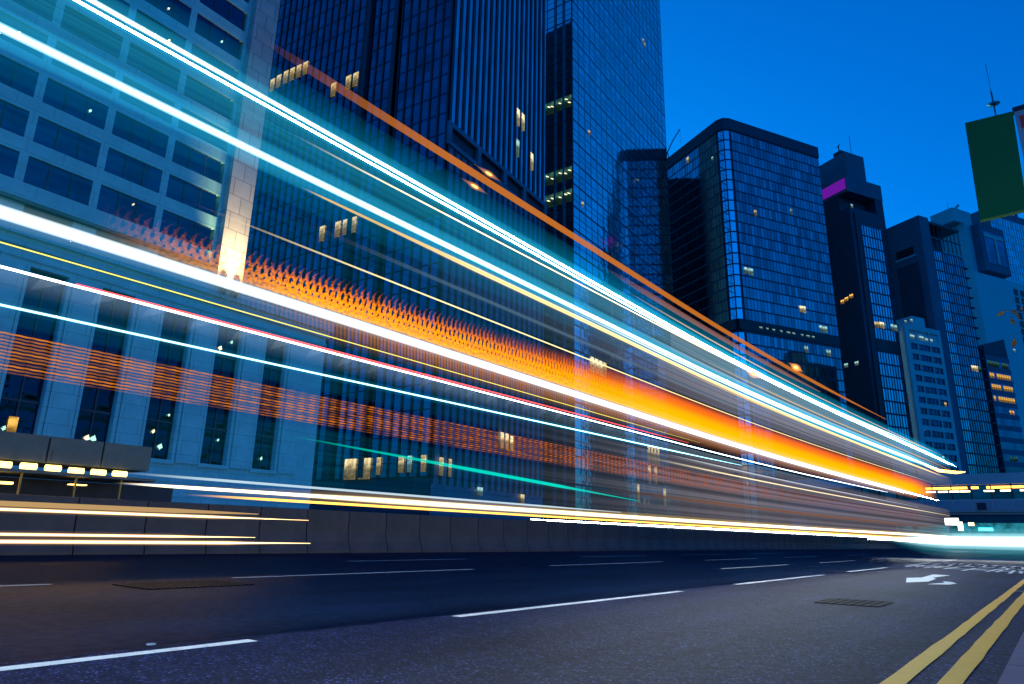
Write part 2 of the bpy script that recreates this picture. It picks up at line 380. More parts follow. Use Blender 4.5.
# ---------------------------------------------------------------- L: stone office block on the left
L = tower('office_block', 'teal stone office block at left with gridded upper windows and tall pilastered podium', 'office building', (-50.2, 36.56), 92.91)
# local: x along facade (negative = nearer), outward = -y
b = MB(); b.box(-62, 0, 0.9, 16, 0, 18.4); b.build('podium', M['stone'], L)
pw = []                                          # podium openings
for i in range(11): pw.append((-6.05-4.33*i-(0.06*i), -3.98-4.33*i-(0.02*i)))
b = MB(); edge = 0.0
for (a, c) in pw:
    b.box(c, edge, 0.0, 0.9, 0.3, 16.6); edge = a
b.box(-62, edge, 0.0, 0.9, 0.3, 16.6); b.box(-62, 0, 0.0, 0.9, 16.602, 18.3)
for (a, c) in pw: b.box(a, c, 0.0, 0.9, 0.3, 5.55)
b.build('podium_wall', M['stone'], L)
b = MB(); b.box(-62, 0.35, -0.55, 0.0, 18.302, 19.0); b.box(-62, 0.18, -0.25, -0.003, 17.7, 18.3); b.box(-62, 0.1, -0.10, -0.002, 16.95, 17.25); b.build('cornice', M['stone'], L)
b = MB()
edge = 0.0
for (a, c) in pw:
    for x0, x1 in ((c+0.30, min(edge-0.3, c+2.05)),):
        if x1-x0 > 0.3: b.box(x0, x1, -0.18, -0.003, 5.4, 16.4)
    b.box(c+0.02, c+0.22, -0.10, -0.003, 5.5, 16.7); b.box(a-0.22, a-0.02, -0.10, -0.003, 5.5, 16.7)
    b.box(a-0.2, c+0.2, -0.2, -0.004, 5.25, 5.5)
    edge = a
b.build('pilaster_trim', M['stone'], L)
for i, (a, c) in enumerate(pw):
    w = c-a; b = MB(); b.quad((0, 0, 0), (w, 0, 0), (w, 0, 11.05), (0, 0, 11.05), 0)
    b.box(w*.5-.05, w*.5+.05, -.1, -.004, 0, 11.05, 1)
    for z in (2.6, 5.1, 5.7, 8.3, 10.6): b.box(0, w, -.12, -.101, z, z+.14, 1)
    b.box(0, w, -.13, -.121, 5.24, 5.7, 1)
    o = b.build('podium_window', [M['glassP'], M['frame']], L, (a, 0.45, 5.55))
    rr = random.Random(i+4)
    for k in range(rr.choice((1, 2, 3))):
        s = MB(); r = rr.uniform(.10, .22)
        s.tube([(0, 0, -r*.7), (0, 0, -r*.3), (.03, 0, .2*r), (.06, 0, r*.8)], [.3*r, r, .8*r, .2*r], 9)
        q = s.build('hanging_lamp', rr.choice((M['spot'], M['spotc'])), o, (rr.uniform(.4, w-.4), -0.14, rr.choice((0.9, 1.9, 3.2, 9.0, 9.7))))
        q.scale = (1, .25, 1)
# warm lit entrance in the leftmost opening
o = lit(L, 'R', -22.6, 5.7, 0.5, 1.5, M['orangewin'], -0.58); o.location.y = 0.36
# recess strip and upper block
b = MB(); b.box(-62, -9.4, 2.0, 16, 19.0, 20.8); b.build('recessed_storey', M['dark'], L)
for k in range(12):
    x = -11.9-4.43*k; b = MB(); b.box(x-.75, x+.75, 0.8, 2.0, 19.0, 20.8); b.build('recess_pier', M['stone'], L)
b = MB(); b.box(-62, -9.4, 0.62, 16, 20.8, 66); b.build('upper_block', M['dark'], L)
nb = 11; nf = 15; x0 = -11.62
b = MB()
for k in range(nf+1): b.box(-62, x0, 0.0, 0.62, 20.85+2.95*k, 21.9+2.95*k)
for j in range(nb):
    xm = -16.4-4.45*j
    for k in range(nf): b.box(xm-.26, xm+.26, 0.0, 0.62, 21.9+2.95*k, 23.8+2.95*k)
for k in range(nf): b.box(x0-.28, x0, 0.0, 0.62, 21.9+2.95*k, 23.8+2.95*k)
b.build('stone_grid', M['stone'], L)
wm = MB(); w = 3.93; wm.quad((0, 0, 0), (w, 0, 0), (w, 0, 1.9), (0, 0, 1.9), 0)
for x in (w*.33, w*.67): wm.box(x-.04, x+.04, -.06, -.003, 0, 1.9, 1)
wm.box(0, w, -.05, -.002, 0, .06, 1); wm.box(0, w, -.05, -.002, 1.84, 1.9, 1)
w0 = None
rr = random.Random(11)
for j in range(8):
    xm = -16.4-4.45*j
    for k in range(nf):
        if j == 0: xa = xm+.26; 
        xa = xm+.26
        if w0 is None: w0 = o = wm.build('office_window', [M['glassL'], M['frame']], L)
        else: o = w0.copy(); COL.objects.link(o)
        o.location = (xa, 0.09, 21.9+2.95*k)
        if rr.random() < 0.30:
            s = MB(); r = rr.uniform(.07, .15)
            s.tube([(0, 0, -r), (.02, 0, -.4*r), (.05, 0, .3*r), (.10, 0, r)], [.25*r, r*.8, .7*r, .2*r], 9)
            q = s.build('ceiling_lamp', rr.choice((M['spot'], M['spot'], M['spotc'])), o, (rr.uniform(.4, w-.4), -0.07, rr.uniform(.5, 1.6))); q.scale = (1, .25, 1)
b = MB(); b.box(-11.6, -9.4, -0.7, 0.6, 19.0, 66); b.build('end_pier', M['pier'], L)
for x in (-11.0, -10.0):                        # uplights at the pier foot
    s = MB(); s.tube([(0, 0, 0), (0, 0, .25), (0, 0, .55), (0, 0, .62)], [.34, .36, .3, .1], 10); s.build('uplight', M['dark'], L, (x, -0.95, 19.0))
    ld = bpy.data.lights.new('pier_uplight', 'SPOT'); ld.energy = 2100; ld.color = (1.0, 0.72, 0.36); ld.spot_size = math.radians(46); ld.spot_blend = 1.0; ld.shadow_soft_size = .2
    lo = bpy.data.objects.new('pier_uplight', ld); COL.objects.link(lo); lo.parent = L; lo.location = (-10.5+(x+10.5)*.8, -2.1, 17.9); lo.rotation_euler = (math.radians(180-17), 0, 0)

# ---------------------------------------------------------------- T1: dark finned tower
T = tower('office_tower', 'very dark finned office tower with a slotted plant floor beside the stone block', 'office tower', (-70.96, 71.87), 96.97)
WR, WL, H1 = 34.6, 52.0, 135.0
b = MB(); b.box(0.35, WR-.3, 0.35, WL, 0.1, H1); b.build('tower_core', M['darkwall'], T)
def plain_face(root, face, name, s0, s1, z0, z1, mat, off=0.0):
    b = MB(); b.quad((0, 0, 0), (s1-s0, 0, 0), (s1-s0, 0, z1-z0), (0, 0, z1-z0))
    o = b.build(name, mat, root)
    if face == 'R': o.location = (s0, -off, z0)
    else: o.location = (-off, s1, z0); o.rotation_euler.z = -math.pi/2
    return o
plain_face(T, 'R', 'glass_facade', 0.3, WR-.3, 67.8, H1, M['glass1r'], -0.05)
plain_face(T, 'L', 'glass_facade', 0.3, WL, 9, H1, M['glass1'], -0.05)
plain_face(T, 'R', 'panel_facade', 0.3, WR-.3, 0.1, 64.2, M['panel1'], -0.05)
b = MB()                                        # plant-floor frame with four openings
for a, c in ((0, .9), (8.6, 9.8), (17.4, 18.6), (24.9, 25.9), (33.6, 34.6)): b.box(a, c, -0.35, .3, 64.2, 66.9)
b.box(0.4, 34.2, .22, .29, 64.2, 66.9, 1); b.box(0, 34.6, -0.35, .3, 66.902, 67.8); b.box(0, 34.6, -0.3, .3, 63.4, 64.198); b.build('plant_floor', [M['fin'], M['black']], T)  # black plate backs the openings, painting their inner shade
def fins(root, face, ss, z0, z1, w, d, mat, name='facade_fin'):
    b = MB(); b.box(-w/2, w/2, -d, 0, 0, z1-z0); f = None
    for s in ss:
        if f is None: f = o = b.build(name, mat, root)
        else: o = f.copy(); COL.objects.link(o)
        if face == 'R': o.location = (s, 0.0, z0)
        else: o.location = (0.0, s, z0); o.rotation_euler.z = -math.pi/2
fins(T, 'R', [0.45+1.93*i for i in range(18)], 67.8, H1, 0.58, 0.16, M['findark'])
fins(T, 'R', [0.45+1.93*i for i in range(18)], 8.0, 63.4, 0.5, 0.15, M['findark'])
fins(T, 'L', [0.35+1.93*i for i in range(27)], 9.0, H1, 0.36, 0.14, M['findark'])
b = MB(); 
for s in (13.0, 20.2): b.box(-0.7, -0.46, s-.5, s+.5, 9, H1)
b.box(-.6, -.46, 0, 15, 51.0, 58.4); b.build('wide_fins', M['findark'], T)
for z in range(13, 135, 4):
    pass
b = MB()
for k in range(32): b.box(-0.12, -0.06, 0.3, WL, 11+3.9*k, 11.1+3.9*k); 
b.build('spandrel_lines', M['findark'], T)
rr = random.Random(5)
for s, z in [(37.3+1.93*i, 90.7) for i in range(4)]+[(45.2, 90.5), (47.1, 90.2), (22.6, 82.6), (24.5, 82.6), (28.4, 82.4), (19.7+0, 51.6), (21.6, 51.6), (23.5, 51.6), (27.4, 51.6)]:
    lit(T, 'L', s, z, 1.3, 3.0, M['warm'], 0.1)
for s, z, m in ((22.64, 80.0, 'warmb'), (24.57, 80.0, 'warmb'), (22.64, 73.0, 'coolwin'), (28.4, 73.0, 'warmb')): lit(T, 'R', s, z, 1.1, 3.6, M[m], 0.1)
for s, z, w, h, m in ((15.6, 8.8, 2.4, 3.2, 'warm'), (12.6, 8.8, 2.4, 3.2, 'warm'), (9.8, 9.4, .8, 2.6, 'warm'), (5.4, 9.6, 1.0, 2.4, 'warm'), (3.8, 9.6, .8, 2.4, 'coolwin'), (1.2, 9.6, .9, 2.4, 'warm')):
    lit(T, 'L', s, z, w, h, M[m], 0.15)
for s, z, w, h, m in ((2.0, 9.2, 1.0, 2.6, 'warm'), (4.2, 9.2, .7, 2.6, 'warm'), (18.8, 15.2, .9, 2.6, 'warmb'), (20.4, 15.2, .9, 2.6, 'warmb'), (22.0, 15.0, .9, 2.6, 'warmb'), (12.5, 7.0, 1.6, 1.2, 'coolwin'), (26.0, 6.4, 1.2, 1.5, 'warm')):
    lit(T, 'R', s, z, w, h, M[m], 0.42)

# ---------------------------------------------------------------- T2: mirror tower
T = tower('glass_tower', 'tallest tower with bright blue mirror glass street face rising out of the picture', 'office tower', (-75.75, 117.74), 93.18)
W2, D2, H2 = 58.7, 40.0, 196.0
b = MB(); b.box(0.05, W2-.05, 0.05, D2, 0.1, H2); b.build('tower_core', M['darkwall'], T)
bands(T, 'R', 0, 0.1, H2, W2, 5.6, 2.93, 0.42, [M['glass2'], M['mull']], mw=0.2, depth=0.03, extra=((1.5, .08), (2.9, .14)))
bands(T, 'L', 0, 0.1, H2, D2, 5.6, 2.4, 0.35, [M['glass2'], M['mull']], mw=0.16, depth=0.1, extra=((1.5, .10), (2.9, .12)))
b = MB()
for s in (2.3, 4.7): b.box(-.35, -.13, s-.22, s+.22, .1, H2)
b.build('corner_mullions', M['fin'], T)
for z, m in ((98.6, 'green_room'), (79.6, 'green_room'), (73.9, 'green_room')):
    for s, w in ((1.15, 2.0), (3.5, 2.0), (6.2, 2.7)): lit(T, 'L', s, z, w, 3.0, M[m], 0.14)
    for s in (0.8, 1.6, 3.2, 5.4, 6.6):
        q = MB(); q.tube([(-.35, 0, .2), (.0, 0, .0), (.4, 0, -.22)], [.06, .14, .06], 7)
        o = q.build('ceiling_lamp', M['spot'], T, (-0.24, s+random.uniform(-.3, .3), z+1.5+random.uniform(-.6, .9))); o.rotation_euler.z = -math.pi/2
for s, z in ((8.0, 95.0), (43.6, 146.4), (44.6, 145.4), (4.4, 74.2)): lit(T, 'R', s, z, .5, 1.2, M['warm'], 0.14)
for i in range(4): lit(T, 'R', 8.0+1.95*i, 36.0, 1.5, 3.2, M['warmb'] if i < 3 else M['warm'], 0.14)
for s, z in ((37.0, 19.0), (38.8, 19.0), (40.8, 19.0), (42.8, 19.0), (37.0, 14.0), (40.8, 14.0), (30.0, 9.0), (46.0, 9.0)): lit(T, 'R', s, z, .9, 4.2, M['warm'], 0.14)

# ---------------------------------------------------------------- T3: chamfered glass tower
T = tower('office_tower', 'broad glass office tower with rounded pale corner and dark flat parapet', 'office tower', (-62.15, 179.55), 62.2)
W3, D3, H3, ch = 39.0, 36.0, 124.0, 2.4
pts = [(ch, .06), (W3-.06, .06), (W3-.06, D3), (.06, D3), (.06, ch), (ch*.29+.06, ch*.29+.06)]
b = MB(); b.prism(pts, 0.1, 120.2); b.build('tower_core', M['darkwall'], T)
pp = [(ch, -.25), (W3+.2, -.25), (W3+.2, D3+.2), (-.25, D3+.2), (-.25, ch), (ch*.29-.15, ch*.29-.15)]
b = MB(); b.prism(pp, 120.2, H3); b.build('parapet', M['darkwall'], T)
for z0, z1 in ((0.1, 57.0), (60.2, 120.2)):
    bands(T, 'R', ch+.6, z0, z1, W3-ch-.6, 3.33, 1.25, 0.45, [M['glass3'], M['mull']], mw=0.09, depth=0.04)
    bands(T, 'L', ch+.6, z0, z1, D3-ch-.6, 3.33, 1.25, 0.45, [M['glass3'], M['mull']], wl=0, mw=0.09, depth=0.04)
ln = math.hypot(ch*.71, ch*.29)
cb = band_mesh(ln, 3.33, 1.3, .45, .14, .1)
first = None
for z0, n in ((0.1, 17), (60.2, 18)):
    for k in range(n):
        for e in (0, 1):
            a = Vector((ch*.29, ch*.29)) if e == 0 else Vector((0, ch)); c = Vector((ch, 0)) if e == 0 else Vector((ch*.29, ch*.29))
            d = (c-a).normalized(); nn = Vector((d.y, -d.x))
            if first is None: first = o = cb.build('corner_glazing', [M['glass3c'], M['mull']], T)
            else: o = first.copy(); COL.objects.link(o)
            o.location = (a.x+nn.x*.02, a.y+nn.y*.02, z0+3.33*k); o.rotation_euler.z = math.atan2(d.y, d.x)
b = MB(); b.box(.8, W3+.12, -.12, 1, 57.05, 60.1); b.box(-.12, 1, .8, D3, 57.05, 60.1); b.build('plant_floor', M['black'], T)
for i in range(9): lit(T, 'R', 8.0+2.6*i+random.uniform(-.6, .6), 58.2, random.uniform(.5, 1.4), .5, M['coolwin'], 0.14)
for s, z, w, m in ((5.6, 74.0, 3.2, 'coolwin'), (25.2, 65.6, 2.4, 'warmb'), (32.8, 60.6, 3.0, 'coolwin'), (33.8, 53.4, 1.6, 'coolwin'), (25, 53.4, 1.2, 'coolwin'), (10.0, 93.2, .8, 'warm'), (24.6, 97.0, .6, 'coolwin'), (20, 47, 1.2, 'coolwin')):
    lit(T, 'R', s, z, w, 1.9, M[m], 0.14, 3)
lit(T, 'L', 16.5, 117.0, .9, 2.0, M['warm'], .14); lit(T, 'L', 5.2, 112.0, .6, 1.0, M['coolwin'], .14)

C = thing('tower_crane', 'small tower crane standing on the roof behind the rounded glass tower', 'crane', (-91, 203, 124))
b = MB()
for dx in (-.6, .6): b.tube([(dx, 0, 0), (dx, 0, 9)], .16, 5)
for k in range(6): b.tube([(-.6, 0, 1.5*k), (.6, 0, 1.5*k+1.5)], .1, 5)
b.build('mast', M['metal'], C)
b = MB(); b.tube([(0, 0, 9), (2.6, 0, 13.5), (5.5, 0, 17)], .22, 5); b.tube([(0, .6, 9.4), (2.4, .6, 14.2), (5.5, 0, 17)], .12, 5); b.tube([(5.5, 0, 17), (5.4, 0, 11)], .05, 4); b.build('jib', M['metal'], C)
b = MB(); b.box(-2.4, -.5, -.5, .5, 8.4, 9.6); b.build('counterweight', M['dark'], C)

T = tower('office_tower', 'dark tower behind the mirror tower, seen as a dark mirror image in the rounded tower', 'office tower', (-128, 128), 90)
b = MB(); b.box(0, 62, 0, 30, .1, 140); b.build('tower_body', M['darkwall'], T)
b = MB()
for k in range(34): b.box(-.1, 62.1, -.1, 30.1, 4+4*k, 4.5+4*k)
b.build('floor_bands', M['mull'], T)

# ---------------------------------------------------------------- T4: stepped tower with purple sign
T = tower('office_tower', 'slim stepped tower topped by a square turret with a purple lit strip', 'office tower', (-38.08, 221.75), 62.2)
b = MB(); b.box(0, 16.2, 0, 22, .1, 104.4); b.box(0, 16.2, 3.5, 22, 104.4, 110); b.box(12.6, 16.2, 0, 3.5, 104.4, 110); b.build('tower_body', M['darkwall'], T)
b = MB(); b.box(-.1, 16.3, -.1, 22, 110.0, 115.6); b.build('crown_wall', M['concrete_d'], T)
b = MB(); b.box(2.6, 11.2, 1.0, 12, 115.6, 125.6); b.build('turret', M['concrete_d'], T)
b = MB(); b.box(-.4, -.12, 0.3, 15, 111.0, 114.6); b.build('purple_strip', M['purple'], T)
b = MB(); b.box(1.6, 3.2, -.3, 0, 0.1, 103); b.build('dark_shaft', M['black'], T)
bands(T, 'R', 4.2, 0.1, 103.2, 11.8, 3.82, 1.15, 0.55, [M['glass4'], M['mull']], mw=.14)
b = MB(); b.box(3.2, 5.6, 3, 6, 125.6, 127.4); b.tube([(4.2, 4.4, 127.4), (4.2, 4.4, 130.2)], .18); b.tube([(3.2, 4.4, 129.0), (5.2, 4.4, 131.0)], .1)
b.tube([(9.6, 4, 125.6), (9.6, 4, 135)], .08); b.build('roof_antenna', M['black'], T)
for s, z, w, m in ((5.4, 64.6, 1.6, 'warm'), (7.6, 64.8, 2.0, 'warmb'), (13.2, 64.8, 2.4, 'coolwin'), (9, 64.8, .6, 'coolwin')): lit(T, 'R', s, z, w, 1.9, M[m], .14, 3)
b = MB(); b.box(4.2, 16.3, -.16, -.08, 57.4, 61); b.build('plant_floor', M['black'], T)
for s, z in ((5, 74.0), (3.2, 74.4), (6.6, 73.6), (4.2, 53), (8, 53.2)): lit(T, 'L', s, z, 1.3, 1.2, M['orangewin'] if z > 60 else M['coolwin'], .05)
lit(T, 'R', .8, 104.0, .8, 1.2, M['coolwin'], .35)

# ---------------------------------------------------------------- T5: slab tower with blank side wall
T = tower('office_tower', 'dark slab tower with blank side wall right of the stepped tower', 'office tower', (-21.49, 239.04), 62.2)
b = MB(); b.box(4.4, 19.6, 0.05, 24, .1, 92.5); b.box(4.4, 19.6, 6, 24, 92.5, 101); b.build('tower_body', M['darkwall'], T)
b = MB(); b.box(-.2, 4.4, -.3, 26, .1, 93); b.box(-.2, 4.4, -.3, 26, 93.0, 103.4); b.build('side_wall', M['concrete_d'], T)
b = MB(); b.box(-.3, -.2, 3.0, 9.0, 91.0, 93.8); b.build('wall_opening', M['black'], T)
b = MB(); b.box(-.32, -.2, 2.0, 9.4, .1, 88); b.build('dark_panel', M['darkwall'], T)
b = MB(); b.box(-.5, -.2, 2.6, 9.4, 90.2, 90.9); b.build('opening_sill', M['concrete'], T)
b = MB()
b.box(4.4, 19.8, -.2, 5.9, 101.6, 102.4)
for i in range(8): b.box(4.6+2.05*i, 4.8+2.05*i, -.1, .1, 93, 101.6)
b.box(4.4, 19.8, -.1, .1, 96.8, 97.2); b.build('roof_frame', M['black'], T)
bands(T, 'R', 4.6, 0.1, 92.6, 14.9, 3.42, 1.15, 0.5, [M['glass3'], M['mull']], mw=.14)
bands(T, 'R', 4.6, 0.1, 92.6, 4.2, 3.42, 1.15, 0.5, [M['glass4'], M['mull']], mw=.14, off=.16)
f = MB()
f.box(19.6, 21.0, -.4, 0.6, 0, .4)
fo = f.build('balcony_slab', M['darkwall'], T, (0, 0, 3.0))
for k in range(1, 26): c = fo.copy(); c.location = (0, 0, 3.0+3.42*k); COL.objects.link(c)
lit(T, 'R', 15.8, 53.4, 3.0, 1.7, M['warmb'], .16, 4); lit(T, 'R', 18.4, 53.4, 1.0, 1.7, M['green_room'], .16)

# ---------------------------------------------------------------- T5b: small apartment block
T = tower('apartment_block', 'small pale apartment block with square balconied windows before the dark slab tower', 'apartment building', (-24.22, 198.53), 62.2)
b = MB(); b.prism([(-.9, .402), (13.3, .402), (22.0, 8), (7.8, 8)], .1, 56.6)
b.build('walls', M['tile'], T)
b = MB(); b.box(-.9, .7, 0, .4, .1, 56.6); b.box(12.2, 13.3, 0, .4, .1, 56.6); b.box(.7, 12.2, 0, .4, 55.2, 56.6)
for k in range(19): b.box(.7, 12.2, 0, .4, .1+2.86*k, 1.3+2.86*k)
for s in (3.6, 8.6): b.box(s-.2, s+.2, .003, .4, .1, 55.2)
b.build('front_grid', M['tile'], T)
b = MB(); b.box(5.4, 10.6, 2, 6.5, 56.6, 60.2); b.build('roof_house', M['tile'], T)
rr = random.Random(9); wms = {}
for k in range(18):
    for a, c in ((.75, 3.35), (3.85, 8.35), (8.85, 12.15)):
        key = round(c-a, 2); z = 1.35+2.86*k
        if key not in wms:
            w = c-a; b = MB(); b.quad((0, 0, 0), (w, 0, 0), (w, 0, 1.55), (0, 0, 1.55))
            n = 2 if w < 4 else 3
            for i in range(n+1): x = min(max(w*i/n, .06), w-.06); b.box(x-.06, x+.06, -.06, -.003, 0, 1.55, 1)
            b.box(0, w*.4, -.25, -.07, .0, .5, 1)
            wms[key] = o = b.build('flat_window', [M['glassL'], M['frame']], T)
        else: o = wms[key].copy(); COL.objects.link(o)
        o.location = (a, .30, z)
for s, z, w, m in ((2.0, 52.8, 1.6, 'coolwin'), (5.6, 52.9, 1.6, 'coolwin'), (7.6, 52.6, .8, 'coolwin'), (9.5, 52.6, .8, 'coolwin'), (11.2, 35.6, .7, 'warm'), (1.4, 28.6, .5, 'warm'), (7, 21.4, .7, 'coolwin')): lit(T, 'R', s, z, w, 1.1, M[m], -.2)
lit(T, 'R', -.2, 56.9, .8, .6, M['coolwin'], .05); lit(T, 'R', 2.2, 57.4, .9, .8, M['coolwin'], .05)

# ---------------------------------------------------------------- T6..T9: towers at the right edge
T = tower('office_tower', 'pale tower with a projecting framed window box behind the dark slab tower', 'office tower', (-11.13, 299.79), 62.2)
b = MB(); b.box(-2, 19, 0, 20, .1, 122); b.build('tower_body', M['concrete'], T)
b = MB(); b.box(-6, 4.8, 1, 10, 122, 127.6); b.box(-1.5, 1.5, 2.5, 6, 127.6, 129.0); b.tube([(0, 4, 129.0), (1.6, 3, 131.2)], .5); b.tube([(-5, 3, 127.6), (-5, 3, 131)], .1); b.build('roof_house', M['concrete'], T)
b = MB(); b.box(1.6, 17.0, -3, 0, 101.5, 121); b.build('window_box', M['concrete_d'], T)
b = MB(); b.box(3.6, 15.4, -3.1, -3.003, 105, 118.0); b.build('box_window', M['glass1'], T)
b = MB(); b.box(3.6, 15.4, -3.3, -3.1, 115.6, 117.2); b.box(9.6, 11.0, -3.3, -3.1, 105, 115.6); b.build('pale_frame', mat_plain('pale_teal_frame', (0.35, 0.6, 0.55), 0.6), T)

T = tower('residential_tower', 'broad pale blank residential tower at right edge with tiny windows on its flank', 'residential tower', (-12.4, 289.7), 62.2)
b = MB(); b.box(2.6, 70, 0, 9, .1, 99); b.build('tower_body', mat_plain('pale_render', (0.62, 0.68, 0.66), 0.8, .06, .05), T)
b = MB()
f = MB(); f.box(-1.2, 1.2, -.12, -.003, 0, 2.6); fo = None
for k in range(13):
    for s in (26.0, 30.0, 34.0):
        if fo is None: fo = o = f.build('flat_window', M['black'], T)
        else: o = fo.copy(); COL.objects.link(o)
        o.location = (s, 0, 55+3.2*k)
lit(T, 'R', 18.0, 70, 1, 1, M['coolwin'], .1)

T = tower('office_block', 'low office block with sloping roof and three rows of orange lit windows', 'office building', (-10.84, 259.77), 62.2)
b = MB(); b.box(-.6, 11.4, 0.05, 12, .1, 60.4); b.build('walls', M['darkwall'], T)
b = MB(); b.poly([(-.6, 0, 60.4), (11.4, 0, 60.4), (11.0, 0, 66.4), (-.6, 0, 62.8)]); b.poly([(-.6, 12, 60.4), (-.6, 12, 62.8), (11, 12, 66.4), (11.4, 12, 60.4)])
b.quad((-.6, 0, 62.8), (11, 0, 66.4), (11, 12, 66.4), (-.6, 12, 62.8)); b.quad((-.6, 0, 60.4), (-.6, 0, 62.8), (-.6, 12, 62.8), (-.6, 12, 60.4)); b.quad((11.4, 0, 60.4), (11.4, 12, 60.4), (11, 12, 66.4), (11, 0, 66.4)); b.build('roof', M['darkwall'], T)
b = MB()
for k in range(16): b.box(-.7, 11.5, -.15, 0.02, 2.0+3.75*k, 3.5+3.75*k)
b.build('floor_bands', M['concrete_d'], T)
wmsh = MB(); wmsh.quad((0, 0, 0), (11.6, 0, 0), (11.6, 0, 2.2), (0, 0, 2.2))
fo = None
for k in range(15):
    if fo is None: fo = o = wmsh.build('window_band', M['glass1'], T)
    else: o = fo.copy(); COL.objects.link(o)
    o.location = (-.4, .0, 3.52+3.75*k)
for z, m in ((52.0, 'orangewin'), (48.3, 'orangewin'), (44.5, 'orangewin'), (56.0, 'green_room')):
    for i in range(9):
        if random.random() < .85: lit(T, 'R', .6+1.2*i, z, .8, 1.9, M[m], .06)
for s, z in ((7.4, 40.8), (8.8, 40.8), (3.4, 26.0), (5.0, 26.0), (6.2, 26.2)): lit(T, 'R', s, z, .7, 1.6, M['orangewin'] if z > 30 else M['green_room'], .06)

T = tower('glass_tower', 'distant pale glass tower standing behind the green sign with a mast on top', 'office tower', (-4.81, 379.97), 62.2)
b = MB(); b.box(0, 60, 0.05, 30, .1, 160); b.build('tower_core', M['concrete_d'], T)
bands(T, 'R', 0, 0.1, 160, 60, 4.0, 2.0, .4, [M['glass4'], M['concrete']], mw=.2)
b = MB(); x, y = 40.0, 9.0
for z0, z1, r in ((160, 214, .8), (214, 244, .45), (244, 262, .15)): b.tube([(x, y, z0), (x, y, z1)], r, 8)
for z in (218, 222, 236): b.tube([(x, y, z-1), (x, y, z), (x, y, z+1.2)], [.6, 3.2, .6], 10)
b.build('mast', M['metal'], T)

# ---------------------------------------------------------------- footbridge
F = thing('footbridge', 'blue covered footbridge crossing the road with warm lights along its window strip', 'footbridge', (0, 100, 0))
b = MB(); b.box(-30, 26, 0, 5, 4.65, 6.1); b.box(-30, 26, 0.4, 4.6, 4.35, 4.65); b.build('deck', M['concrete'], F)
b = MB()
for i in range(28): b.box(-29.9+2*i, -28.1+2*i, -.06, -.003, 4.78, 5.98)
b.build('parapet_panels', mat_plain('bridge_panel', (0.28, 0.36, 0.42), .4, .15, .4), F)
b = MB(); b.box(-30, 26, 0, 5, 7.85, 9.1); b.build('roof', M['concrete'], F)
b = MB(); b.quad((-30, .35, 6.1), (26, .35, 6.1), (26, .35, 7.85), (-30, .35, 7.85)); b.build('glazing', M['glass1'], F)
b = MB()
for i in range(29): b.box(-30+2*i-.06, -30+2*i+.06, .1, .34, 6.1, 7.85)
b.build('window_posts', M['dark'], F)
lm = MB(); lm.box(-.8, .8, .18, .3, 7.35, 7.62); ll = MB()
M['bridge_lamp'] = mat_emit('bridge_lamp_light', (1.0, 0.42, 0.05), 1.6); M['bridge_lamp_w'] = mat_emit('bridge_lamp_white', (1.0, .8, .45), 2.2)
fo = None
for i, (x, w) in enumerate(((-12.3, .5), (-11.2, .9), (-10.0, .8), (-8.9, .7), (-7.6, .5), (-6.0, .5), (-4.9, .9), (-3.6, 1.0), (-1.2, .9), (1.4, 1), (4, 1))):
    if fo is None: fo = o = lm.build('bridge_lamp', M['bridge_lamp'], F)
    else: o = fo.copy(); COL.objects.link(o)
    o.location.x = x; o.scale.x = w
q = MB(); q.box(-.5, .5, .08, .18, 7.0, 7.15); fo = None
for i, x in enumerate((-12.2, -10.9, -9.7, -8.6, -6.2, -4.6, -2.7, -.5)):
    if fo is None: fo = o = q.build('lamp_tube', M['bridge_lamp_w'], F)
    else: o = fo.copy(); COL.objects.link(o)
    o.location.x = x
b = MB(); b.box(-29.5, -27.5, 1, 4, .1, 4.35); b.box(8, 9, 1, 4, .1, 4.35); b.build('support', M['concrete'], F)
b = MB(); b.box(-7.6, -6.7, -.25, -.06, 4.9, 5.7); b.build('notice_board', M['dark'], F)

# street-level frontage seen under the bridge
T = thing('shop_row', 'low dark teal lit shop frontage seen under the footbridge', 'shop building', (-40, 170, 0))
b = MB(); b.box(0, 22, 0, 10, .1, 9); b.box(22.02, 70, 8, 18, .1, 12); b.build('walls', mat_plain('teal_wall', (.06, .12, .12), .6), T)
M['teal_room'] = mat_room('teal_shop_light', (.02, .24, .32), .28, .5)
b = MB(); b.box(23, 46, 7.8, 7.995, 1.0, 5.4); b.build('shop_window', M['teal_room'], T)
b = MB(); b.box(12, 21.6, -.2, -.003, 1, 4.6); b.build('shop_window', M['teal_room'], T)
def lightbox(label, x, y, z, w, h, c, s, cat='lit sign'):
    t = thing('lit_sign', label, cat, (x, y, 0))
    q = MB(); q.box(-w/2, w/2, 0, .12, z, z+h); q.build('light_face', mat_emit('sign_light', c, s), t)
    q = MB(); q.box(-w/2-.06, w/2+.06, .12, .3, z-.06, z+h+.06); q.box(-.06, .06, .14, .26, .0, z-.06); q.build('sign_case', M['dark'], t)
lightbox('bright white lit sign board under the left part of the footbridge', -14.6, 140, 4.1, 2.0, 1.1, (1, .92, .85), 2.2)
lightbox('small white lit panel hanging lower right of the bright white sign', -13.5, 140.5, 3.2, .7, 1.4, (1, .9, .8), 1.8)
lightbox('small yellow lit sign between the white sign and cyan sign', -11.9, 140, 4.0, .8, .5, (1, .75, .3), 1.6)
lightbox('low cyan lit shop sign under the footbridge', -10.0, 140, 3.2, 2.0, .45, (.05, .9, 1), 1.8)

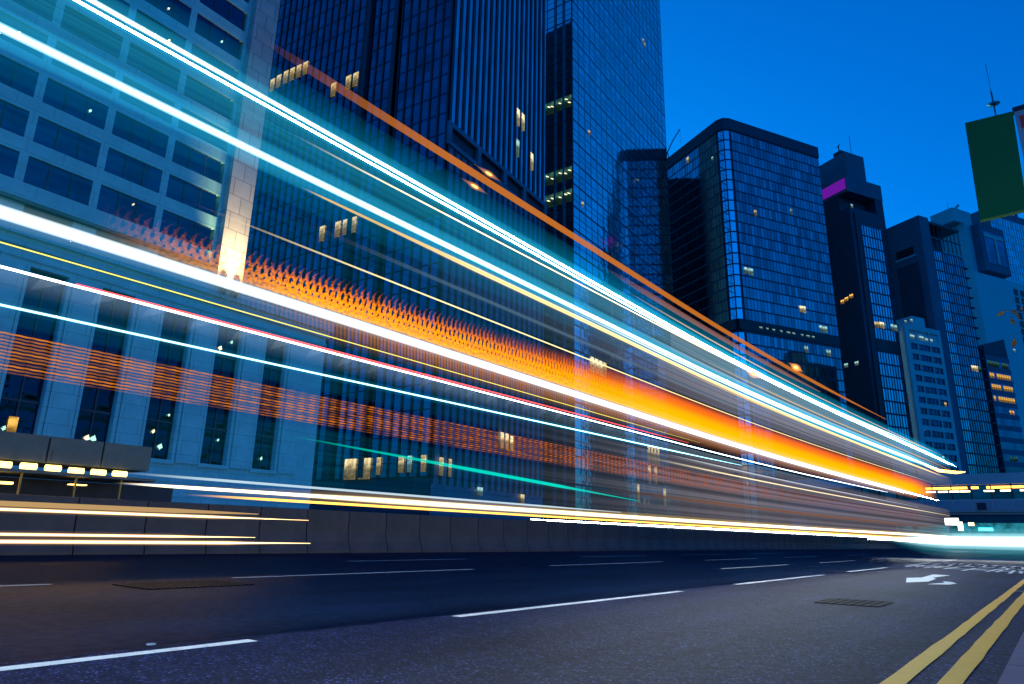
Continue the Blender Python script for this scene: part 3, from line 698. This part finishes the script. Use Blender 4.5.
# ---------------------------------------------------------------- covered walkway behind the barrier
K = thing('walkway_shelter', 'dark panelled walkway shelter roof behind the barrier at far left', 'shelter', (-26, 0, 0))
b = MB(); b.box(-2.4, -.12, -12, 11.85, 2.80, 3.62); b.box(-2.6, 0.12, -12, 12.1, 2.42, 2.52); b.build('roof', M['shelter'], K)
fp = MB(); fp.box(-.10, 0, 0, 1.62, 2.80, 3.66); fp.box(.0, .03, .12, 1.5, 2.84, 3.2); fo = None
for k in range(14):
    if fo is None: fo = o = fp.build('fascia_panel', M['shelter'], K)
    else: o = fo.copy(); COL.objects.link(o)
    o.location = (0, 10.2-1.68*k, 0)
sb = MB(); sb.box(-.08, .0, 0, .05, .1, 2.42); fo = None
for y in (10.95, 9.5, 7.9, 4.4, .9, -2.6): 
    if fo is None: fo = o = sb.build('post', mat_plain('ochre_post', (.5, .28, .05), .5), K)
    else: o = fo.copy(); COL.objects.link(o)
    o.location = (-.05, y, 0)
lp = MB(); lp.tube([(0, -.24, 0), (0, -.22, 0), (0, .22, 0), (0, .24, 0)], [.008, .10, .10, .008], 10); fo = None
M['shelter_lamp'] = mat_emit('shelter_lamp_light', (1.0, .58, .13), 2.0)
for y in [10.82-.70*k for k in range(16)]:
    if fo is None: fo = o = lp.build('shelter_lamp', M['shelter_lamp'], K)
    else: o = fo.copy(); COL.objects.link(o)
    o.location = (.06, y, 2.62+random.uniform(-.02, .02))
q = MB()
q.box(-.4, -.1, 6.6, 7.75, 2.05, 2.12); q.box(-.4, -.1, 9.4, 9.9, 2.15, 2.18)
q.build('soffit_lamp', mat_emit('soffit_light', (1, .6, .15), 1.5), K)
b = MB(); b.box(-3, -2.4, -14, 14, .1, 2.4); b.build('back_wall', M['dark'], K)

# ---------------------------------------------------------------- sign on bracket at right
G = thing('projecting_sign', 'blank dark green sign panel projecting high over the pavement at right', 'sign', (0, 30, 0))
b = MB(); b.poly([(-.60, 0, 17.12), (-.69, 0, 12.86), (.80, 0, 12.90), (.96, 0, 17.03)][::-1]); b.poly([(-.60, .28, 17.12), (-.69, .28, 12.86), (.80, .28, 12.90), (.96, .28, 17.03)])
v = [(-.60, 17.12), (-.69, 12.86), (.80, 12.90), (.96, 17.03)]
for i in range(4):
    a, c = v[i], v[(i+1) % 4]; b.quad((a[0], 0, a[1]), (a[0], .28, a[1]), (c[0], .28, c[1]), (c[0], 0, c[1]))
b.build('green_panel', M['green'], G)
b = MB(); b.box(1.0, 3.6, .02, .26, 12.94, 17.0); b.build('striped_panel', mat_blocks('blue_white_panel', (.30, .42, .52), (.55, .6, .62), 4, .9, .4, 'XZ'), G)
b = MB(); b.box(.96, 3.7, -.02, .3, 17.0, 17.18); b.box(3.6, 3.78, -.02, .3, 12.9, 17.18); b.build('frame', M['black'], G)
b = MB(); b.box(1.12, 1.5, -.004, .015, 16.2, 16.75); b.build('red_mark', mat_plain('red_mark', (.6, .04, .03), .5), G)
b = MB(); b.tube([(3.9, .14, .1), (3.9, .14, 18)], .16, 10); b.box(3.7, 3.95, .05, .22, 16.0, 16.2); b.box(3.7, 3.95, .05, .22, 13.4, 13.6); b.build('post', M['metal'], G)

# ---------------------------------------------------------------- street tree whose twigs reach in
R = thing('street_tree', 'bare twigs with a few orange leaves of a pavement tree at right edge', 'tree', (3.0, 10.5, .116))
b = MB(); b.tube([(0, 0, 0), (.04, 0, .5), (-.02, .05, 1.6), (-.2, -.1, 2.4)], [.11, .09, .075, .06], 10)
b.tube([(-.2, -.1, 2.4), (.3, .1, 3.4), (.5, .3, 4.6)], [.05, .03, .012], 8); b.tube([(-.1, -.05, 2.3), (.5, -.5, 3.2), (.9, -.6, 4.2)], [.045, .025, .01], 8)
b.build('trunk', M['bark'], R)
b = MB()
def tw(*p): b.tube([(x-3.0, y-10.5, z-.116) for x, y, z in p], [.03-.022*i/(len(p)-1)*1.2 if i < len(p)-1 else .003 for i in range(len(p))], 6)
tw((2.8, 10.4, 2.5), (1.6, 9.8, 3.0), (.7, 9.3, 3.16), (.1, 9.0, 3.22), (-.16, 9.0, 3.27))
b.tube([(.1-3, 9.0-10.5, 3.22-.116), (0-3, 9-10.5, 3.20-.116), (-.1-3, 9-10.5, 3.17-.116)], [.006, .004, .002], 5)
b.tube([(.7-3, 9.3-10.5, 3.16-.116), (.3-3, 9.05-10.5, 3.1-.116), (.02-3, 9-10.5, 3.06-.116), (-.1-3, 9-10.5, 2.95-.116)], [.01, .006, .004, .002], 5)
b.tube([(.7-3, 9.3-10.5, 3.16-.116), (.4-3, 9.1-10.5, 3.3-.116), (.05-3, 9-10.5, 3.34-.116), (-.05-3, 9-10.5, 3.36-.116)], [.01, .006, .004, .002], 5)
b.build('branch', M['bark'], R)
def leaf(x, y, z, a, l):
    q = MB(); d = Vector((math.cos(a), .2, math.sin(a))); e = Vector((-math.sin(a), .3, math.cos(a)))
    P0 = Vector((x-3, y-10.5, z-.116)); ps = [P0, P0+d*l*.45+e*l*.24, P0+d*l, P0+d*l*.45-e*l*.24]
    q.poly([tuple(p) for p in ps]); q.poly([tuple(p+Vector((0, .004, 0))) for p in reversed(ps)]); q.build('leaf', M['leaf'], R)
for x, y, z, a, l in ((-.14, 9, 3.26, 3.7, .09), (-.08, 9, 3.25, -.7, .08), (-.1, 9, 3.17, -1.2, .09), (-.09, 9, 2.94, -1.9, .11), (-.03, 9, 3.2, -1.4, .06), (.0, 9, 3.24, 1.0, .05), (.06, 9, 3.06, -1.0, .06)): leaf(x, y, z, a, l)

# ================================================================== light trails of the passing traffic
def bx(y): t = min(max((y-11)/34, 0), 1); return -5.0+1.45*t*t*(3-2*t)
def ypts(y0, y1):
    ys = []; y = y0
    while y < y1: ys.append(y); y += 0.35 if y < 8 else (0.7 if y < 20 else 1.4)
    return ys+[y1]
def vol_mat(name, c, s):
    s = s*GLOW
    g = NG(name); e = g.n('ShaderNodeEmission'); e.inputs[0].default_value = (*c, 1); e.inputs[1].default_value = s
    g.link(e.outputs[0], g.out.inputs['Volume']); g.mat.cycles.emission_sampling = 'NONE'; return g.mat
EM = {}; CORE, GLOW, BAND = 2.8, 0.24, 0.26
def core_mat(c, s):
    s = s*CORE; k = (c, s)
    if k not in EM: EM[k] = mat_emit('trail_light', c, s)
    return EM[k]
def pin(rs):                            # needle-fine tips for the glow volumes
    return [(1.5e-4, 1.5e-4)]+[r if isinstance(r, tuple) else (r, r) for r in rs[1:-1]]+[(1.5e-4, 1.5e-4)]
def fade_mat(c, s, f):                  # a lamp that brightened as it passed
    g = NG('trail_light_fading'); u, v = g.uv(); k = g.m('MULTIPLY', g.step(u, f[0], f[1]), f[2])
    e = g.n('ShaderNodeEmission'); e.inputs[0].default_value = (*c, 1); e.inputs[1].default_value = s
    t = g.n('ShaderNodeBsdfTransparent'); m = g.n('ShaderNodeMixShader'); g.link(k, m.inputs[0]); g.link(t.outputs[0], m.inputs[1]); g.link(e.outputs[0], m.inputs[2])
    g.link(m.outputs[0], g.out.inputs[0]); return g.mat
def trail(label, z, y0, y1, r, c, s, halo=None, dx=0.0, zf=None, X=None, rz=None, taper=True, group=None, fade=None):
    ys = ypts(y0, y1); fx = X if X else bx
    pts = [(fx(y)+dx, y, z(y) if callable(z) else z) for y in ys]
    n = len(pts); rr = []
    for i in range(n):
        k = 1.0
        if taper:
            if i > n-6: k = max(.22, ((n-1-i)/6.0)**.7)
            if y0 > 0 and i < 2: k = min(k, (.3, .8)[i])
        rr.append((r*k, (rz or r)*k))
    if halo is None:
        b = MB(); b.tube(pts, rr, 10, uy=True); o = b.build('light_trail', fade_mat(c, s, fade) if fade else core_mat(c, s)); return tag(o, label, 'light trail', group)
    t = thing('light_trail', label, 'light trail', pts[0], group=group)
    ramp_in = [1.0]*n if y0 < 0 else [min(1, .04+i/7.0) for i in range(n)]
    P0 = Vector(pts[0]); pl = [tuple(Vector(p)-P0) for p in pts]
    b = MB(); b.tube(pl, pin([(a[0]*1.3*q, a[1]*1.3*q) for a, q in zip(rr, ramp_in)]), 12); b.build('trail_sheath', vol_mat('trail_sheath_light', c, .16/r/GLOW), t)
    b = MB(); b.tube(pl, [(a[0]*.55, a[1]*.55) for a in rr], 10, uy=True); b.build('trail_core', fade_mat(c, s, (fade[0]-P0.y, fade[1]-P0.y, fade[2])) if fade else core_mat(c, s*1.7), t)
    for hr, hc, hs in halo:
        b = MB(); b.tube(pl, pin([(hr*q*min(1, a[0]/r), hr*q*min(1, a[0]/r)) for a, q in zip(rr, ramp_in)]), 12); b.build('trail_glow', vol_mat('trail_glow_light', hc, hs), t)
    return t
def sheet_mat(name, fn):
    g = NG(name); u, v = g.uv(); r = fn(g, u, v); col, stren = r[:2]
    e = g.n('ShaderNodeEmission'); g.put(e.inputs[0], col if isinstance(col, bpy.types.NodeSocket) else (*col, 1)); g.put(e.inputs[1], g.m('MULTIPLY', stren, BAND))
    t = g.n('ShaderNodeBsdfTransparent')
    if len(r) > 2:                      # the passing bus hid what is behind it for part of the exposure
        k = g.n('ShaderNodeCombineColor'); w = g.m('SUBTRACT', 1.0, r[2])
        for i in range(3): g.link(w, k.inputs[i])
        g.link(k.outputs[0], t.inputs[0])
    a = g.n('ShaderNodeAddShader'); g.link(e.outputs[0], a.inputs[0]); g.link(t.outputs[0], a.inputs[1])
    g.link(a.outputs[0], g.out.inputs[0]); g.mat.cycles.emission_sampling = 'NONE'; return g.mat
def band(label, z0, z1, y0, y1, fn, dx=0.0, X=None):
    ys = ypts(y0, y1); fx = X if X else bx; b = MB()
    for i in range(len(ys)-1):
        a, c = ys[i], ys[i+1]; za0, za1 = (z0(a), z1(a)) if callable(z0) else (z0, z1); zc0, zc1 = (z0(c), z1(c)) if callable(z0) else (z0, z1)
        b.quad((fx(a)+dx, a, za0), (fx(c)+dx, c, zc0), (fx(c)+dx, c, zc1), (fx(a)+dx, a, za1), 0, [(a, 0), (c, 0), (c, 1), (a, 1)])
    return tag(b.build('light_band', sheet_mat('swept_and_painted_glow', fn)), label, 'light trail')

CY = (.45, .86, 1.0); WH = (.9, .97, 1); CR = (1.0, .72, .28)
# the four bright upper streaks
trail('uppermost bright white cyan streak from the top left corner', 4.45, -3, 40, .017, CY, 5.0, [(.10, (.03, .55, .8), 1.6), (.30, (.0, .25, .42), .35)])
trail('thin white twin streak just under the uppermost cyan streak', 4.385, -3, 38, .010, CY, 4.0)
trail('second thick cyan white streak entering at the left edge', 3.90, -3, 36, .026, CY, 5.0, [(.13, (.03, .55, .85), 1.6), (.30, (.0, .22, .4), .35)])
trail('cream yellow streak just below the second cyan streak', lambda y: 3.775-.004*max(0, y-8), 3.2, 36, .022, (1, .62, .2), .27, [(.05, (.8, .5, .12), .8)], fade=(3.2, 3.6, 1))
trail('thickest white streak running along the bottom of the orange glow', lambda y: 2.665-.004*max(0, y-4), -3, 34, .036, WH, 6.0, [(.085, (.3, .6, .75), 1.6), (.16, (.02, .2, .26), .5)])
trail('fine pale yellow streak between the two upper cyan streaks', lambda y: 4.25+.012*max(0, y-3.6), 2.6, 34, .008, (1, .8, .45), .9, fade=(3, 6, .9))
trail('fine yellow streak above the orange dotted band', 3.22, 2.2, 34, .008, (.9, .75, .35), .55, fade=(2.2, 5.5, .8))
trail('fine yellow green streak across the stone podium', 2.47, -3, 12, .0045, (.7, .65, .12), .22)
# dull orange lamp streak above
def zo(y): return 5.0
trail('broad dull orange streak highest across the dark tower', 5.0, 2.55, 27, .042, (.75, .22, .03), .25, fade=(2.5, 5.6, .66))
trail('fainter pink streak below the highest orange streak', 4.80, 8.6, 20, .045, (.45, .18, .14), .2, fade=(8.5, 11, .5))
for z, y, l in ((5.0, 5.67, 'amber flash on the dull orange streak before the dark tower'), (4.72, 5.42, 'small lower amber flash before the dark tower'), (5.02, 17.7, 'amber flash on the dull orange streak before the glass towers'), (4.28, 14.7, 'small amber flash left of the far bright one')):
    q = MB(); s = .030 if y < 10 else .075; q.tube([(0, -s*2.2, .0), (0, -s, 0), (0, s, 0), (0, s*2.2, 0)], [s*.2, s*.6, s*.6, s*.2], 9)
    fo = q.build('amber_flash', core_mat((1, .45, .06), .8), loc=(bx(y)+.14, y, z)); fo.scale = (.6, .8, .6); tag(fo, l, 'light flash')
    q = MB(); q.tube([(0, -s*11, .0), (0, -s*5, 0), (0, -s, 0), (0, s, 0), (0, s*5, 0), (0, s*11, 0)], pin([0, s*1.0, s*2.0, s*2.0, s*1.0, 0]), 12); q.build('flash_glow', vol_mat('flash_glow_light', (1, .35, .03), .075/s/GLOW), fo)
q = MB(); q.tube([(-4.15, 33.5, 3.98), (-3.95, 36, 3.95), (-3.6, 39, 4.1), (-3.4, 41, 4.28)], [.03, .065, .065, .02], 9)
tag(q.build('amber_flash', core_mat((1, .5, .08), .9)), 'long amber hook of light at the far end of the streaks', 'light flash')
# mid streaks
trail('red thread streak under the orange dotted band', lambda y: 2.335+.008*max(0, y-2), 1.6, 11.5, .006, (.9, .06, .06), .45)
trail('white lavender streak crossing the podium windows', lambda y: 2.315+.004*max(0, y-1), -3, 26, .008, (.75, .88, 1), .8)
trail('fine cyan streak crossing the middle of podium windows', lambda y: 2.075+.013*max(0, y-1.2), -3, 14, .008, (.3, .8, 1), .45, [(.04, (.03, .4, .6), 1.2)])
trail('teal green streak low before the dark tower base', lambda y: 1.49-.036*(y-4.5), 3.2, 9.6, .016, (.0, .40, .30), .32, [(.05, (0, .25, .2), .6)], fade=(3.2, 5.2, .8))
trail('fine cream streak through the grey sheen towards the bridge', lambda y: 2.0, 9.5, 36, .011, (1, .8, .45), .5, fade=(9.5, 15, .9))
trail('very faint upper blue streak across the middle of the dark tower', 3.45, 3.0, 16, .02, (.15, .3, .45), .16, fade=(3, 6, .45))
trail('faint pale streak low in the grey sheen', lambda y: 2.12, 10, 30, .012, (.7, .75, .85), .3, fade=(10, 14, .8))
trail('faint rusty streak just above the headlight streaks', 1.42, 8, 32, .03, (.5, .2, .1), .18, fade=(8, 14, .5))
trail('thin white streak between cream yellow and second cyan streaks', 3.84, 7, 34, .010, (.85, .9, 1), .6, fade=(7, 12, .9))
trail('thin pale orange streak above the uppermost streak far down the road', 4.62, 9, 36, .012, (.8, .5, .35), .35, fade=(9, 14, .8))
trail('added golden streak warming the underside of the second cyan streak far down the road', 3.70, 10, 37, .014, (1, .6, .18), .3, fade=(10, 16, .9))  # added streak, turns the far end of the cyan one golden
trail('added golden streak between the two upper cyan streaks far down the road', 4.12, 11, 38, .014, (1, .62, .22), .26, fade=(11, 18, .9))  # second added streak for the golden tint far off
trail('rose streak low between the two upper cyan streaks', 4.03, 9, 36, .02, (.5, .4, .42), .2, fade=(9, 14, .6))
# headlight streaks
trail('thick cream headlight streak running low along the barrier', lambda y: 1.045+.002*y, 2.05, 37, .022, (1, .80, .45), 1.1, [(.075, (.9, .6, .25), 1.4)], rz=.022, fade=(2.05, 2.7, 1))
trail('orange edge streak under the cream headlight streak', 1.0, 2.5, 30, .010, (1, .45, .06), 1.2, fade=(2.5, 4, 1))
trail('pale blue edge streak above the cream headlight streak', 1.12, 2.0, 9, .010, (.5, .68, .8), .35, fade=(2, 3, .8))
trail('white low headlight streak near the vanishing point', .955, 6.8, 34, .014, (.85, .95, 1), 3.0, [(.04, (.3, .5, .55), .8)])
LX = lambda y: -12.0
for z0, z1, y1, r, l in ((.99, 1.02, 8.75, .022, 'upper yellow streak ending on the barrier at left'), (1.07, 1.08, 7.6, .04, 'dim tan streak over the upper yellow streak at left'), (.545, .55, 8.85, .026, 'lower yellow streak ending on the barrier at left'), (.645, .65, 7.6, .02, 'short yellow streak just above the lower one at left')):
    dim = 'dim' in l
    trail(l, lambda y, a=z0: a, -8, y1, r, (1, .62, .26), 0.06 if dim else .34, None if dim else [(.06, (.7, .36, .1), 1.2)], X=LX)
# glare of oncoming traffic where the road bends away
GX = [(-9.4, 47.2), (-8.2, 47.4), (-7.3, 47.6), (-6.6, 47.8), (-5.5, 48), (-2, 48.3), (3, 48.6), (9, 49)]
GR = [.04, .2, .55, .8, 1, 1.05, 1, .3]
t = thing('headlight_glare', 'broad white headlight glare lying across the far road at right', 'light trail', (0, 0, 0))
b = MB(); b.tube([(x, y, 1.02) for x, y in GX], [k*.16 for k in GR], 12); b.build('trail_core', core_mat((.93, 1, 1), 2.5), t)
for r, c, s_ in ((.28, (.8, 1, 1), 2.6), (.45, (.45, .8, .85), .9), (.68, (.14, .42, .48), .32), (1.0, (.02, .2, .25), .16), (1.6, (.005, .14, .19), .10)):
    b = MB(); b.tube([(x, y, 1.02) for x, y in GX], [(k*r*1.2, k*min(r, 1.0)) for k in GR], 16); b.build('trail_glow', vol_mat('glare_glow', c, s_), t)

# light bands: swept LED destination board, deck glow and sheen painted on sheets
def f_orange(g, u, v):
    p = 0.070
    cb = g.n('ShaderNodeCombineXYZ'); g.link(g.m('MULTIPLY', u, 26.0), cb.inputs[0]); g.link(g.m('MULTIPLY', v, 14.0), cb.inputs[1])
    nz = g.noise(cb.outputs[0], 1.0, 3, 0.6)
    nn = g.m('MULTIPLY', g.m('SUBTRACT', nz, .5), .85)
    wob = g.m('MULTIPLY', g.m('SINE', g.m('ADD', g.m('MULTIPLY', v, 10.5), nn)), .34)
    lean = g.m('MULTIPLY', g.m('POWER', v, 1.6), 1.5)
    t1 = g.m('FRACT', g.m('ADD', g.m('SUBTRACT', g.m('ADD', g.m('DIVIDE', u, p), wob), lean), nn))
    t2 = g.m('FRACT', g.m('SUBTRACT', g.m('SUBTRACT', g.m('DIVIDE', u, p), wob), g.m('MULTIPLY', lean, .4)))
    d1 = g.m('ABSOLUTE', g.m('SUBTRACT', t1, .5)); d2 = g.m('ABSOLUTE', g.m('SUBTRACT', t2, .5))
    wid = g.m('ADD', g.m('MULTIPLY', g.m('POWER', g.m('SUBTRACT', 1.0, v), 1.3), .40), .075)
    s1 = g.step(g.m('SUBTRACT', wid, d1), -.05, .05); s2 = g.step(g.m('SUBTRACT', g.m('MULTIPLY', wid, .9), d2), -.05, .05)
    s2 = g.m('MULTIPLY', s2, g.step(v, .85, .45))
    lf = g.n('ShaderNodeTexNoise'); lf.noise_dimensions = '1D'; lf.inputs['Scale'].default_value = 5.5; lf.inputs['Detail'].default_value = 4.0; g.link(u, lf.inputs['W'])
    s1 = g.m('MULTIPLY', s1, g.step(g.m('SUBTRACT', g.m('ADD', g.m('MULTIPLY', lf.outputs[0], 1.5), .28), v), -.12, .2))   # strokes die out at uneven heights
    rows = g.m('ADD', .35, g.m('MULTIPLY', g.step(nz, .3, .65), .75))
    blur = g.step(u, 5.0, 11.0)                               # further off the strokes merge
    pat = g.m('MULTIPLY', g.m('MAXIMUM', s1, s2), rows)
    pat = g.m('ADD', g.m('MULTIPLY', pat, g.m('SUBTRACT', 1.0, blur)), g.m('MULTIPLY', blur, .9))
    env = g.step(v, 1.0, .42); env = g.m('ADD', g.m('MULTIPLY', env, .85), .15); env = g.m('MAXIMUM', env, g.m('MULTIPLY', blur, .75))
    edge = g.m('MULTIPLY', g.step(v, 1.0, .74), g.step(v, 0.0, .06))
    start = g.m('ADD', g.m('MULTIPLY', g.step(u, 2.6, 3.4), .62), .38); start = g.m('MULTIPLY', g.m('MULTIPLY', start, g.step(u, 1.6, 2.6)), g.step(u, 34, 29))
    s = g.m('MULTIPLY', g.m('MULTIPLY', pat, env), g.m('MULTIPLY', edge, start))
    col = g.ramp(v, [(0.0, (1.0, .34, .0)), (.38, (1.0, .27, .0)), (.70, (.70, .12, .006)), (1.0, (.38, .045, .03))])
    return col, g.m('MULTIPLY', s, g.m('ADD', 2.1, g.m('MULTIPLY', blur, .5))), g.m('MINIMUM', g.m('MULTIPLY', s, 1.15), .96)
band('broad orange dotted band of looping strokes above the thick white streak', lambda y: 2.70-.004*max(0, y-4), lambda y: 3.02+.22*min(1, max(0, (y-2.5)/5.5)), 1.4, 34, f_orange, dx=.02)
def f_under(g, u, v):
    p = 0.045; d = g.m('ABSOLUTE', g.m('SUBTRACT', g.m('FRACT', g.m('ADD', g.m('DIVIDE', u, p), g.m('MULTIPLY', v, .5))), .5))
    k = g.m('ADD', .35, g.m('MULTIPLY', g.step(g.m('SUBTRACT', .28, d), -.1, .1), .65))
    s = g.m('MULTIPLY', g.m('MULTIPLY', g.step(v, 0.05, 1.0), g.step(u, 2.2, 5.0)), k)
    return (1.0, .28, .005), g.m('MULTIPLY', s, .62), g.m('MULTIPLY', s, .55)
band('soft orange fringe under the thick white streak', lambda y: 2.36, lambda y: 2.62-.004*max(0, y-4), 2.0, 30, f_under, dx=.02)
def f_led(g, u, v):
    rows = g.step(g.m('SINE', g.m('ADD', g.m('MULTIPLY', v, 76.0), g.m('MULTIPLY', g.m('SINE', g.m('MULTIPLY', u, 83.0)), .3))), -.5, .8)
    d = g.m('SINE', g.m('ADD', g.m('MULTIPLY', u, 57.0), g.m('MULTIPLY', g.m('SINE', g.m('MULTIPLY', v, 25.0)), .45)))
    near = g.step(u, 4.5, 2.0)
    cols = g.m('ADD', g.m('MULTIPLY', near, .62), g.m('MULTIPLY', g.m('SUBTRACT', 1.0, g.m('MULTIPLY', near, .7)), g.m('ADD', .25, g.m('MULTIPLY', g.step(d, -.8, .6), .75))))
    s = g.m('MULTIPLY', g.m('MULTIPLY', rows, cols), g.m('MULTIPLY', g.step(v, 0, .05), g.step(v, 1, .93)))
    ln = g.n('ShaderNodeTexNoise'); ln.noise_dimensions = '2D'; ln.inputs['Scale'].default_value = 1.0; ln.inputs['Detail'].default_value = 4.0
    lc = g.n('ShaderNodeCombineXYZ'); g.link(g.m('MULTIPLY', u, 2.2), lc.inputs[0]); g.link(g.m('MULTIPLY', v, 9.0), lc.inputs[1]); g.link(lc.outputs[0], ln.inputs['Vector'])
    s = g.m('MULTIPLY', s, g.m('ADD', .25, g.m('MULTIPLY', g.step(ln.outputs[0], .3, .7), 1.0)))
    far = g.step(u, 20, 8)
    col = g.ramp(g.m('DIVIDE', u, 20.0), [(0.0, (.95, .30, .01)), (.25, (.85, .20, .005)), (.6, (.75, .13, .01)), (1.0, (.5, .07, .01))])
    return col, g.m('MULTIPLY', s, g.m('ADD', .46, g.m('MULTIPLY', far, .46))), g.m('MULTIPLY', s, .8)
band('lower dim orange dotted band of fine rows crossing the podium', 1.655, 1.92, -3, 30, f_led, dx=.02)
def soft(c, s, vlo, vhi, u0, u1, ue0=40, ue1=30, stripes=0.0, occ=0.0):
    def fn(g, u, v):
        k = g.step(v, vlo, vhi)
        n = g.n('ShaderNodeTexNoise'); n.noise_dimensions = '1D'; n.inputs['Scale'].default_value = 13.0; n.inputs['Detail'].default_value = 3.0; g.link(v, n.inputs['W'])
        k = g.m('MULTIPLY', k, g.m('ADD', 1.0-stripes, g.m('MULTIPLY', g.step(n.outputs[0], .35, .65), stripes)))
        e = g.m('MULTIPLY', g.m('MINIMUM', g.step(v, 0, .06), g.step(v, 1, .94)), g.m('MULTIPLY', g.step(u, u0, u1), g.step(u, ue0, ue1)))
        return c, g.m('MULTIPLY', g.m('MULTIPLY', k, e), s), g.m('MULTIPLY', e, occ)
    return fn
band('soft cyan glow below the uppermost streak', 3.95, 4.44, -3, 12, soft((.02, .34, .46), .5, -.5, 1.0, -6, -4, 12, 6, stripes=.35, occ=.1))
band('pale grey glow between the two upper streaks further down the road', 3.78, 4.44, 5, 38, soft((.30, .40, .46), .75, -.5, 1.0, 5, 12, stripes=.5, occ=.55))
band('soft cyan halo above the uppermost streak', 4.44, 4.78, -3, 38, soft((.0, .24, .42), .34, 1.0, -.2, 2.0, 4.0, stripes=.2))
band('painted grey violet sheen sheet between cream and fine yellow streaks', 3.24, 3.76, 3, 38, soft((.36, .36, .46), .85, -.4, .6, 4, 14, stripes=.55, occ=.7))  # grey haze over the towers, painted as a glowing sheet
band('painted dim blue sheen sheet below the second cyan streak', 2.72, 3.88, -3, 14, soft((.0, .16, .25), .20, -1.0, 1.0, -6, -4, 14, 6, stripes=.5))  # added sheen that brightens the stone block behind it
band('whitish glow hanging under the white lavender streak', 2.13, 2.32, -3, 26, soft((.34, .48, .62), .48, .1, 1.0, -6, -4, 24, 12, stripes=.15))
band('painted dark teal sheen sheet before the stone podium', 1.94, 2.6, -3, 14, soft((.0, .15, .20), .2, -1, .5, -6, -4, 14, 9, stripes=.3))  # emissive tint laid over the podium stone to lift its tone
band('painted grey brown sheen sheet before the glass tower bases', 1.1, 2.3, 4, 36, soft((.28, .25, .30), .8, -.5, .4, 5, 14, stripes=.7, occ=.72))  # painted haze that dulls the tower bases behind it
band('painted teal sheen sheet over the base of the dark tower', 1.1, 1.64, 1, 14, soft((.0, .12, .16), .3, -.8, .5, 1.5, 4, 14, 9, stripes=.6))  # teal light put into a sheet's emission before the tower base
